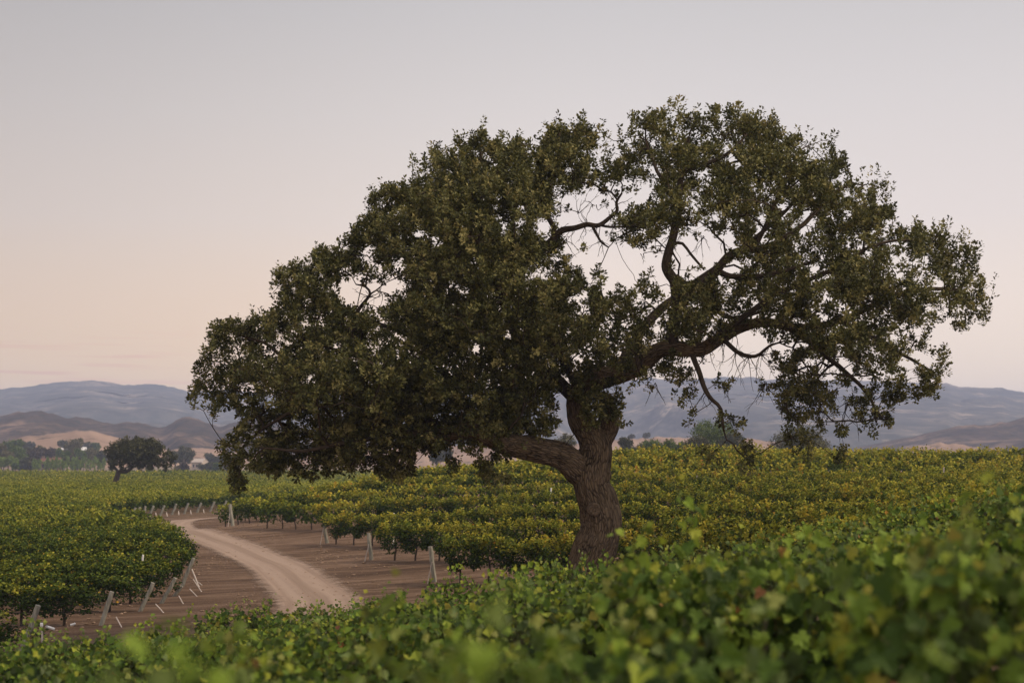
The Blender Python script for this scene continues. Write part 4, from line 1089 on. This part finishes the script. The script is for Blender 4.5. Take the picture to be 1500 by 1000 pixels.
# knots: a swollen ring round an old pruning wound, on the face of the trunk
def knot(px, py, dy, r, nm='knot', parent=None):
    g_ = Geo(); n = 28
    prof = [(1.15, -0.25), (1.05, 0.10), (0.88, 0.26), (0.68, 0.24), (0.52, 0.12), (0.40, 0.05), (0.25, 0.10), (0.0, 0.14)]
    c = L(px, py, dy); a = np.arange(n) / n * 2 * math.pi
    vs, bs = [], []
    for k, (rr, h) in enumerate(prof):
        wob = 1 + 0.24 * np.array([mnoise.noise(Vector((math.cos(t_) * 1.5, math.sin(t_) * 1.5, k * .4 + px))) for t_ in a])
        vs.append(np.stack([c[0] + np.cos(a) * rr * r * wob, np.full(n, c[1] - h * r) + 0.06 * r * np.sin(a * 5 + k), c[2] + np.sin(a) * rr * r * wob * 1.05], 1))
        bs.append(np.stack([np.cos(a) * rr * r, np.sin(a) * rr * r, np.full(n, h)], 1))
    i, j = np.meshgrid(np.arange(len(prof) - 1), np.arange(n), indexing='ij')
    q = np.stack([i * n + j, i * n + (j + 1) % n, (i + 1) * n + (j + 1) % n, (i + 1) * n + j], -1).reshape(-1, 4)
    g_.add(np.concatenate(vs), q, None, np.concatenate(bs))
    return g_.build(nm, M['scar'], parent, True)
knot(870, 746, -0.60, 0.18, 'knot', trunk_o)
knot(882, 548, -0.34, 0.13, 'knot', trunk_o)
# bleached splintered wood on the broken stub
g_ = Geo()
for k in range(5):
    g_.tube([L(880 + k * 3, 596, -.25 + .05 * k), L(880 + k * 2.6, 582, -.2 + .05 * k), L(879 + k * 2.4, 572 - 3 * (k % 3), -.1 + .05 * k)], [0.07, 0.05, 0.012], 6)
tag(g_.build('broken_stub', M['dead'], oak, True), 'bleached splintered stub beside the fork')

# ------------------------------------------------------------------ smaller trees and shrubs
def leaf_tree(name, loc, lobes, trunks, mt, nleaf, leafL, bark, flat=0.8, n_branch=7):
    """lobes: (x, y, z, r) round the base point; trunks: list of [(x, y, z, r)...]"""
    root = empty(name, loc)
    lb = np.array(lobes, float)
    if trunks:
        g_ = Geo()
        for tr in trunks:
            w = catmull(np.array(tr, float), 0.3 if bark else 0.6)
            g_.tube(w[:, :3], np.maximum(w[:, 3], 0.02), 7)
        end = np.array(trunks[-1][-1][:3])
        for k in range(n_branch):
            l = lb[rng.integers(len(lb))]; tgt = l[:3] + rng.normal(0, .4, 3) * l[3]
            g_.tube(catmull(np.array([end - [0, 0, .2], (end + tgt) / 2 + rng.normal(0, .15, 3) * l[3], tgt]), 0.5), np.linspace(trunks[-1][-1][3] * .7, 0.02, len(catmull(np.array([end - [0, 0, .2], (end + tgt) / 2, tgt]), 0.5)) + 0)[:1].repeat(1) if False else None, 5) if False else None
            mid = (end + tgt) / 2 + rng.normal(0, .15, 3) * l[3]
            g_.tube(np.array([end - np.array([0, 0, .1]), mid, tgt]), [trunks[-1][-1][3] * .7, trunks[-1][-1][3] * .4, 0.02], 5)
        g_.build('trunk', M['twig'] if bark else M['vine_bark'], root, True)
    k = rng.choice(len(lb), nleaf, p=lb[:, 3] ** 2 / (lb[:, 3] ** 2).sum())
    # tufts first, then leaves in the tufts, so that the crown breaks into clumps
    nt_ = max(12, nleaf // 26); tk = k[:nt_]
    td = unit(rng.normal(0, 1, (nt_, 3)) + np.array([0, 0, .2]))
    tp = lb[tk, :3] + td * (lb[tk, 3] * rng.uniform(0.55, 1.03, nt_))[:, None] * np.array([1, 1, flat])
    ti = rng.integers(0, nt_, nleaf)
    p = tp[ti] + rng.normal(0, 1, (nleaf, 3)) * (lb[tk[ti], 3] * 0.13)[:, None]
    d = unit(td[ti] * .6 + rng.normal(0, .7, (nleaf, 3)) + [0, 0, .2]); n_ = unit(td[ti] + [0, 0, .4] + rng.normal(0, .5, (nleaf, 3)))
    s = leafL * rng.uniform(.7, 1.3, nleaf)
    tint = np.clip(rng.normal(.5, .14, nt_)[ti] + rng.normal(0, .13, nleaf), 0, 1)
    V, Q = leaf_quads(p, d, n_, s, s * .65)
    link('crown', mesh_np('crown', V, Q, mt, False, {'tint': ('FACE', 'FLOAT', tint)}), root)
    return root
def lm(name, lo, mid, hi): return leaf_mat(name, [(0, lo), (.5, mid), (1, hi)], .6, .12, .08, .2)
M['t_dark'] = lm('dark evergreen leaves', (.026, .030, .011), (.060, .062, .022), (.125, .118, .045))
M['t_green'] = lm('green leaves', (.030, .055, .009), (.075, .118, .018), (.16, .20, .035))
M['t_olive'] = lm('olive leaves', (.035, .038, .012), (.085, .080, .025), (.15, .135, .045))
M['t_grey'] = lm('grey green leaves', (.030, .036, .018), (.070, .076, .036), (.13, .13, .07))
M['t_brown'] = lm('brownish leaves', (.030, .024, .018), (.058, .046, .034), (.10, .08, .055))
M['t_pale'] = lm('pale green leaves', (.06, .105, .02), (.14, .205, .04), (.25, .31, .075))
M['t_gold'] = lm('yellowing leaves', (.06, .06, .025), (.12, .115, .05), (.20, .17, .08))

# the oak out in the valley vines
fd = 240.0; sc_ = fd / F
def fl(px, py, dy, r): return ((px - 170) * sc_, dy, (706 - py) * sc_, r * sc_)
fz = gz1(X_at(170, fd), fd)
fbase = (X_at(170, fd), fd, P(0, 706, fd)[2])
low_ = fz - fbase[2]
root = leaf_tree('oak_tree', fbase,
    [fl(170, 662, 0, 15), fl(182, 656, -1, 16), (*fl(188, 668, .5, 14),), fl(165, 673, .3, 10), fl(178, 674, -1, 11), fl(208, 657, .4, 16), fl(224, 655, -.6, 15), fl(236, 665, 0, 15), fl(216, 670, .6, 15), fl(247, 670, .2, 10), fl(235, 680, -.3, 9), fl(205, 678, 0, 9), fl(194, 659, .5, 17), fl(200, 662, -2, 16), fl(196, 672, -.5, 12), fl(198, 655, 1, 15), fl(210, 660, -1, 16), fl(205, 666, 1.2, 15), fl(166, 682, .2, 8), fl(184, 680, -.6, 8), fl(214, 684, .3, 8), fl(226, 681, -.5, 10), fl(244, 680, .2, 9)],
    [[(-1.0, 0, low_ - .2, .55), (*fl(170, 704, 0, 0)[:3], .5), (*fl(173, 694, 0, 0)[:3], .42), (*fl(177, 690, 0, 0)[:3], .36), (*fl(186, 690, 0, 0)[:3], .33), (*fl(193, 684, 0, 0)[:3], .3), (*fl(198, 672, 0, 0)[:3], .22), (*fl(210, 660, 0, 0)[:3], .12)],
     [(*fl(173, 694, 0, 0)[:3], .3), (*fl(172, 689, 0, 0)[:3], .24), (*fl(168, 684, 0, 0)[:3], .2), (*fl(166, 676, 0, 0)[:3], .12)],
     [(*fl(174, 691, 0, 0)[:3], .22), (*fl(178, 686, 0, 0)[:3], .2), (*fl(176, 678, 0, 0)[:3], .14), (*fl(180, 665, 0, 0)[:3], .1)]],
    M['t_dark'], 16000, 0.36, True, 0.85, 8)
tag(root, 'low two-domed oak with a leaning forked trunk standing alone in the left valley vines', 'tree')

# trees of the valley: photo column, top row, foot row, width, distance, colour, label
BG = [
 (2, 650, 684, 16, 640, 't_olive', 'olive tree cut by the left edge of the photo, behind the vineyard'),
 (18, 646, 684, 25, 660, 't_green', 'tall green broadleaf tree at the far left of the valley tree line'),
 (28, 657, 684, 22, 635, 't_green', 'mid-green rounded tree just right of the tallest left-hand green tree'),
 (12, 664, 684, 16, 620, 't_gold', 'small yellow-green tree below the tall far-left green tree'),
 (5, 671, 685, 11, 605, 't_pale', 'pale round bush at the left edge by the dirt strip'),
 (19, 671, 685, 12, 605, 't_pale', 'pale round bush under the yellow-green tree at far left'),
 (22, 679, 688, 7, 585, 't_green', 'lone small dark green bush on the dirt strip at far left'),
 (33, 648, 656, 10, 860, 't_grey', 'grey-green tree at the foot of the dry hill, left of its twin'),
 (45, 648, 655, 10, 860, 't_grey', 'grey-green tree on the dry hill between the green and the olive tree'),
 (42, 655, 682, 16, 690, 't_grey', 'greyish bush between the green trees and the dark brown clump'),
 (58, 651, 684, 16, 690, 't_olive', 'olive-brown tree rising behind the red-roofed house'),
 (52, 660, 684, 22, 660, 't_brown', 'dark brownish tree left of the red roof'),
 (70, 658, 684, 18, 665, 't_brown', 'dark brownish tree right behind the red roof'),
 (36, 672, 685, 20, 610, 't_grey', 'low grey-green shrub left of the red-roofed house'),
 (48, 673, 686, 14, 608, 't_olive', 'low olive shrub touching the left wall of the red-roofed house'),
 (84, 654, 682, 13, 680, 't_green', 'dark green tree left of the long white roof'),
 (92, 646, 664, 12, 830, 't_grey', 'grey-green tree above the long white roof'),
 (108, 644, 684, 23, 690, 't_gold', 'tallest yellowish tree between the two white roofs'),
 (98, 662, 683, 14, 655, 't_green', 'green tree below the long white roof'),
 (118, 660, 683, 15, 655, 't_green', 'green tree below the short white roof'),
 (127, 648, 664, 16, 830, 't_grey', 'broad grey-green tree on the dry slope above the short white roof'),
 (140, 649, 662, 10, 830, 't_green', 'small green tree on the dry slope left of the lone field oak'),
 (132, 658, 684, 21, 660, 't_gold', 'yellow-olive tree left of the lone field oak'),
 (148, 661, 685, 15, 640, 't_dark', 'dark green tree just touching the lone field oak on its left'),
 (110, 669, 684, 26, 625, 't_brown', 'low brown shrub behind the round orchard bushes'),
 (88, 672, 684, 14, 622, 't_olive', 'low olive shrub in front of the right end of the red roof'),
 (272, 655, 690, 22, 600, 't_grey', 'tall grey-green tree right of the lone field oak'),
 (257, 662, 690, 17, 610, 't_grey', 'grey-green tree half hidden by the right side of the lone field oak'),
 (270, 680, 696, 12, 540, 't_brown', 'small brownish tree at the far edge of the vines right of the field oak'),
 (260, 684, 692, 7, 580, 't_gold', 'little yellow bush beside the small brownish tree'),
 (219, 684, 695, 9, 560, 't_olive', 'small thin tree seen under the crown of the lone field oak'),
 (300, 680, 691, 24, 580, 't_grey', 'dark grey-green shrub right of the brownish tree'),
 (318, 679, 691, 16, 585, 't_green', 'green shrub left of the hanging tip of the big oak'),
 (338, 680, 692, 18, 580, 't_olive', 'olive shrub behind the hanging tip of the big oak'),
 (310, 668, 684, 20, 700, 't_grey', 'greyish tree beyond the pale low house'),
 (328, 666, 684, 20, 700, 't_grey', 'greyish tree right of the pale low house'),
 (345, 665, 684, 18, 690, 't_olive', 'olive tree behind the lower left leaves of the big oak'),
 (640, 657, 690, 18, 450, 't_grey', 'bluish tree seen under the left limb of the big oak'),
 (655, 655, 690, 15, 460, 't_grey', 'second bluish tree seen under the left limb of the big oak'),
 (826, 644, 680, 24, 300, 't_olive', 'olive tree seen in the fork of the big oak'),
 (1048, 627, 668, 46, 290, 't_green', 'broad green domed tree behind the hill crest right of the oak trunk'),
 (1020, 637, 668, 28, 285, 't_dark', 'dark tree left of the broad green dome behind the hill crest'),
 (1072, 640, 668, 26, 285, 't_grey', 'grey tree right of the broad green dome behind the hill crest'),
 (998, 638, 668, 12, 310, 't_green', 'small upright green tree behind the hill crest'),
 (982, 641, 668, 20, 310, 't_green', 'green tree behind the crest left of the small upright one'),
 (956, 643, 668, 24, 320, 't_green', 'rounded pale green tree behind the crest near the trunk'),
 (934, 648, 668, 18, 320, 't_grey', 'low grey tree behind the crest right of the trunk'),
 (918, 645, 668, 14, 330, 't_grey', 'grey-green tree touching the right side of the oak trunk'),
 (1165, 634, 668, 62, 280, 't_dark', 'wide dark olive tree behind the crest below the hanging leaves'),
 (1196, 641, 668, 30, 280, 't_olive', 'olive tree right of the wide dark one behind the crest'),
 (925, 637.5, 641.5, 11, 900, 't_grey', 'tiny flat-topped tree on the far tan field, left one'),
 (947, 635.5, 641, 10, 900, 't_grey', 'tiny umbrella-shaped tree on the far tan field, right one'),
]
for px, yt, yb, w, d, mt, lab in BG:
    s = d / F; x = X_at(px, d)
    hz = ground_h(x, d)
    foot = P(px, yb, d)[2]
    z0 = min(foot, hz) if hz < foot + 2 else hz
    if 'tiny' in lab: z0 = foot; hz = foot
    top = P(px, yt, d)[2]; h = top - z0; r = w * s / 2
    r *= 1.08 if d > 350 else 1.3
    if d < 350: h += 4 * s
    h *= 1.05
    crown_h = min(h * 0.9, max(2 * r * 0.95, h * 0.66)) if h > 0 else 3
    zc = h - crown_h / 2
    lobes = [(0, 0, zc, min(r, crown_h / 2) * 0.95)]
    for k in range(6):
        a = k * 1.05 + rng.uniform(0, .6)
        lobes.append((math.cos(a) * r * .55, math.sin(a) * r * .55, zc + rng.uniform(-.28, .30) * crown_h, min(r, crown_h / 2) * rng.uniform(.55, .72)))
    tall = h - crown_h > 0.8
    bush = yb - yt < 15 and 'bush' in lab or 'shrub' in lab
    tr = [[(0, 0, -0.3, .10 + .02 * h), (rng.normal(0, .15), 0, h * .3, .08 + .016 * h), (0, 0, zc, .05 + .008 * h)]]
    root = leaf_tree('shrub' if bush else 'tree', (x, d, z0), lobes, tr, M[mt], int(1600 + 100 * w) if d > 350 else int(4000 + 190 * w), max(.30, 2.1 * s), False, 1.0, 3)
    root['label'] = lab; root['category'] = 'shrub' if bush else 'tree'
# pale round orchard bushes in front of the houses
orch = [(51, 683.5, 10), (57, 684.5, 10), (67, 685.5, 9), (78, 685.5, 11), (91, 685.5, 12), (106, 685.5, 9), (98, 680.5, 10), (114, 682, 11), (122, 681, 11), (130, 684, 10), (71, 680.5, 9), (84, 680.5, 9), (106, 680, 9), (138, 681, 10), (145, 684.5, 10), (151, 682, 9)]
proto_ch = None
for k, (px, yb, w) in enumerate(orch):
    d = 575 + (686 - yb) * 5.0; s = d / F
    z0 = gz1(X_at(px, d), d) - 0.1
    if proto_ch is None:
        root = leaf_tree('orchard_tree', (X_at(px, d), d, z0), [(0, 0, 1.9, 1.35), (.7, .3, 1.7, .9), (-.7, -.2, 1.7, .9), (0, -.6, 1.6, .9), (.2, .6, 2.2, .8)],
                         [[(0, 0, -.2, .16), (0, 0, .6, .13), (0, 0, 1.4, .09)]], M['t_pale'], 900, .42, False, .95, 4)
        proto_ch = list(root.children)
    else:
        root = empty('orchard_tree', (X_at(px, d), d, z0), rng.uniform(0, 6))
        for c_ in proto_ch:
            cc = c_.copy(); COL.objects.link(cc); cc.parent = root
    f = w * s / 3.2
    root.scale = (f, f, max(f, (P(0, yb - w * 0.95, d)[2] - z0) / 3.05))
    tag(root, 'pale green round-headed orchard tree in front of the red-roofed house and valley trees', 'tree', 'round orchard trees along the dirt strip')

# ------------------------------------------------------------------ houses
M['tile'] = plain_mat('red roof tiles', (.10, .042, .03), (.16, .075, .055), 3, .9)
M['stucco'] = plain_mat('tan stucco', (.17, .12, .085), (.23, .165, .12), 1.5, .9)
M['tin'] = plain_mat('white tin roof', (.48, .48, .50), (.58, .58, .59), 1.5, .6)
M['palewall'] = plain_mat('pale wall', (.34, .29, .25), (.42, .36, .32), 1.5, .9)
M['greyroof'] = plain_mat('grey roof', (.30, .26, .24), (.42, .37, .34), 1.5, .9)
M['glass'] = plain_mat('dark window', (.02, .022, .025), (.04, .04, .045), 1.5, .2, bump=0)
def house(name, px, d, y_eave, y_ridge, wpx, dep, roofm, wallm, label, rz=0, chimneys=()):
    s = d / F; w = wpx * s; x = X_at(px, d)
    zg = ground_h(x, d); ze = P(0, y_eave, d)[2]; zr = P(0, y_ridge, d)[2]
    if ze < zg + 2: ze, zr = zg + 2.2, zg + 2.2 + (zr - ze)
    root = empty(name, (x, d, zg), rz)
    h = ze - zg; rh = zr - ze
    g_ = Geo(); g_.box((0, 0, h / 2 - .2), (w * .94, dep * .9, h + .4))
    v = [(-w * .47, -dep * .45, h), (-w * .47, dep * .45, h), (-w * .47, 0, h + rh * .92), (w * .47, -dep * .45, h), (w * .47, dep * .45, h), (w * .47, 0, h + rh * .92)]
    g_.add(v, None, [(0, 2, 1), (3, 4, 5)])
    g_.build('wall', wallm, root)
    r_ = Geo(); th = .25
    for sg in (-1, 1):
        a = np.array([(-w / 2, sg * dep / 2, h - .1), (w / 2, sg * dep / 2, h - .1), (w / 2, 0, h + rh), (-w / 2, 0, h + rh)])
        b_ = a + [0, 0, th]
        r_.add(np.vstack([a, b_]), [(0, 1, 2, 3), (7, 6, 5, 4), (0, 4, 5, 1), (1, 5, 6, 2), (2, 6, 7, 3), (3, 7, 4, 0)])
    ro = r_.build('roof', roofm, root)
    for cx, chh in chimneys:
        c_ = Geo(); c_.box((cx * w, .3, h + rh * .6 + chh / 2), (1.0, .9, chh + rh * .5)); c_.box((cx * w, .3, h + rh * .85 + chh + .08), (1.25, 1.1, .2)); c_.build('chimney', wallm, ro)
    for k in (-.3, 0, .3):
        w_ = Geo(); w_.box((k * w, -dep * .45 - .03, h * .55), (min(1.1, w * .12), .08, min(1.2, h * .4))); w_.build('window', M['glass'], root)
    tag(root, label, 'house')
    return root
house('house', 76, 620, 676, 671.5, 30, 9, M['tile'], M['stucco'], 'long low tan house with a red tiled roof among the valley trees', 0.1, ((-.42, 1.2), (.12, 1.0)))
house('shed', 96.5, 800, 658.5, 656, 13, 7, M['tin'], M['palewall'], 'long white-roofed shed on the slope above the trees', 0)
house('shed', 122.5, 800, 659.5, 655, 8, 7, M['tin'], M['palewall'], 'short white-roofed shed right of the tall yellowish tree', .4)
house('house', 293, 660, 677, 672, 17, 8, M['greyroof'], M['palewall'], 'pale low house right of the lone field oak, half behind shrubs', -.2)

# ------------------------------------------------------------------ posts, rods, stakes
def post(name, p0, p1, r, mt, label, cat, group=None, n=9, cap=False):
    p0, p1 = np.asarray(p0, float), np.asarray(p1, float)
    root = empty(name, p0) if cap else None
    g_ = Geo(); k = 6
    tt = np.linspace(0, 1, k)[:, None]
    pts = (p1 - p0) * tt + (np.zeros(3) if cap else p0)
    pts[1:-1] += rng.normal(0, r * 0.12, (k - 2, 3))
    g_.tube(pts, r * np.array([1.06, 1.03, 1, 1, .98, .96]), n)
    ob = g_.build(name if not cap else 'pole', mt, root, False)
    if cap:
        c_ = Geo(); e = (p1 - p0); u = unit(e[None])[0]
        c_.tube([e - u * .05, e + u * .02, e + u * .05], [r * 1.6, r * 1.7, r * 1.2], 8); c_.build('cap', M['white'], root)
        ob = root
    tag(ob, label, cat, group)
    return ob
def on_ground(px, d): return np.array([X_at(px, d), d, gz1(X_at(px, d), d)])
# leaning wooden end posts of the rows left of the road: foot column, head column/row, distance
L_POSTS = [(26, 56, 886, 42.6, .085, 'first leaning grey wooden end post from the left edge of the photo'),
           (146, 164, 866, 50.6, .085, 'second leaning grey end post, beside the dark vine trunk'),
           (203, 224, 853, 55.2, .08, 'third leaning grey end post, its flat head clear of the leaves'),
           (234, 257, 846, 58.3, .08, 'fourth leaning end post, half wrapped in vine leaves at the top'),
           (252, 266, 858, 61.3, .08, 'short end post in the shade behind the fourth leaning post'),
           (264, 284, 817, 65.0, .085, 'tallest leaning end post where the left vines meet the dirt, leaf tuft on it')]
for fx, hx, hy, d, r, lab in L_POSTS:
    f = on_ground(fx, d); f[2] -= .15
    post('end_post', f, P(hx, hy, d - .05), r, M['post'], lab, 'post', 'leaning end posts left of the road')
L_RODS = [(170, 903, 179, 921, 50, 'pale guy rod right of the second leaning post'), (228, 884, 241, 910, 54.5, 'pale guy rod crossing the foot of the third leaning post'), (262, 872, 269, 886, 58, 'short pale guy rod beside the fourth leaning post'),
          (278, 862, 290, 888, 61, 'lowest pale guy rod on the bare soil'), (283, 848, 296, 874, 63, 'middle pale guy rod on the bare soil'), (281, 833, 292, 854, 65, 'upper thick pale guy rod starting at the tallest leaning post'), (290, 852, 299, 866, 65.5, 'thin outer end of the guy rods nearest the road')]
for x0, y0, x1, y1, d, lab in L_RODS:
    a = P(x0, y0, d); b_ = on_ground(x1, d - .3); b_[2] -= .05
    post('guy_rod', b_, a, .022 if 'thick' not in lab else .034, M['rod'], lab, 'rod', 'guy rods left of the road', 6)
# the far bend of the road
FP = [(193, 199, 743, 142), (201, 205, 742, 142.5), (209, 213, 741, 143.5), (218, 225, 740.5, 145), (234, 241, 740, 147), (251, 258.5, 738, 149.5), (269, 276, 737, 151.5), (288, 295, 736, 153.5), (307, 314.5, 734.5, 156), (325.5, 332, 733, 159)]
for k, (fx, hx, hy, d) in enumerate(FP):
    f = on_ground(fx, d); f[2] -= .1
    nm_ = ['leftmost', 'second from left', 'third from left', 'fourth from left', 'fifth from left', 'sixth from left', 'seventh from left', 'eighth from left', 'ninth from left', 'rightmost'][k]
    post('end_post', f, P(hx, hy, d), .12, M['post'], f'small leaning grey post at the road bend, {nm_} of the line', 'post', 'distant posts at the bend of the road')
    if k >= 3 and k < 9:
        a = P(hx + 3, hy + 10, d - .5); b_ = on_ground(fx + 11, d - 1)
        post('guy_rod', b_, a, .045, M['rod'], f'thin pale rod beside the {nm_} bend post', 'rod', 'rods between the distant posts', 5)
# row ends on the right of the road
R_POSTS = [(637, 630, 800, 61, .10, 'end post of the nearest hillside row, right of the road'), (544, 540, 780, 74, .105, 'end post with pale band at the second hillside row'),
           (480, 474, 764, 88.4, .11, 'end post at the third hillside row, thin rod on its left'), (341, 337, 738, 110, .14, 'end post at the far corner of the hillside vines by the bend')]
R_RODS = [(633, 822, 626, 60.5), (540.5, 796, 534, 73.5), (474, 772, 469, 88), (336.5, 752, 334, 109.5)]
for (fx, hx, hy, d, r, lab), (a0, b0, f0, d0) in zip(R_POSTS, R_RODS):
    f = on_ground(fx, d); f[2] -= .15
    post('end_post', f, P(hx, hy, d), r, M['post'], lab, 'post', 'end posts of the hillside rows')
    g0 = on_ground(f0, d0); g0[2] -= .05
    post('guy_rod', g0, P(a0, b0, d0), .026, M['rod'], 'pale guy rod, ' + lab.split(',')[0].replace('end post of', 'end of').replace('end post', 'end'), 'rod', 'guy rods of the hillside rows', 6)
# white stakes that stick out of the vines
for x0, y0, x1, y1, d, lab in [(204.5, 836, 209.5, 812, 64, 'bright white stake sticking up from the left vines'), (119, 796, 120.5, 779, 84, 'short white stake high in the left vines'), (802, 735, 807.5, 714, 84, 'white stake among the hillside vines left of the oak trunk'),
                           (576, 768, 577, 751, 84, 'thin white stake in the second hillside row'), (1020, 712, 1021, 696, 90, 'pale stake in the hillside vines right of the oak'), (1381, 700, 1382.5, 684, 92, 'pale stake in the hillside vines near the right edge'), (56.5, 742, 57, 732, 170, 'tiny pale stake far out in the left vines')]:
    f = on_ground(x0, d); a = P(x1, y1, d)
    post('marker_stake', f, a, .045 if d < 100 else .09, M['white'] if 'white' in lab else M['rod'], lab, 'stake')
# irrigation riser and pipe ends by the first post
f = on_ground(63.5, 40.5)
post('irrigation_riser', f, P(61, 914, 40.5), .028, M['rod'], 'bent grey irrigation riser with a white cap beside the first leaning post', 'pipe', None, 7, True)
post('pipe_sleeve', P(67.5, 917, 43.5), P(80, 921, 43.5), .045, M['white'], 'white plastic sleeve hanging on the drip hose right of the riser', 'pipe')
post('pipe_sleeve', P(103.5, 915, 45.5), P(110.5, 912.5, 45.5), .035, M['white'], 'small white sleeve on the drip hose left of the second leaning post', 'pipe')
for k, (y0, lab) in enumerate([(43, 'black drip hose strung along the first row left of the road'), (51, 'black drip hose strung along the second row left of the road')]):
    x0 = np.interp(y0, l_edge[:, 0], l_edge[:, 1]); tt = np.linspace(-.2, 10, 30)
    X = x0 + lu[0] * tt; Y = y0 + lu[1] * tt
    Z = gz(X, Y) + .48 - .03 * np.sin(tt * 3.6) ** 2
    g_ = Geo(); g_.tube(np.stack([X, Y, Z], 1), np.full(30, .014), 5)
    tag(g_.build('drip_hose', M['hose'], None, True), lab, 'hose', 'drip hoses')

# ------------------------------------------------------------------ haze
m, t, o = mat('evening haze')
v = N(t, 'ShaderNodeVolumePrincipled', {'Color': (0.58, 0.68, 1.0, 1), 'Density': 0.00023, 'Anisotropy': 0.0})
t.links.new(v.outputs[0], o.inputs['Volume'])
g_ = Geo(); g_.box((0, 2380, 88), (9400, 4960, 206))
tag(g_.build('haze', m), kind='stuff')
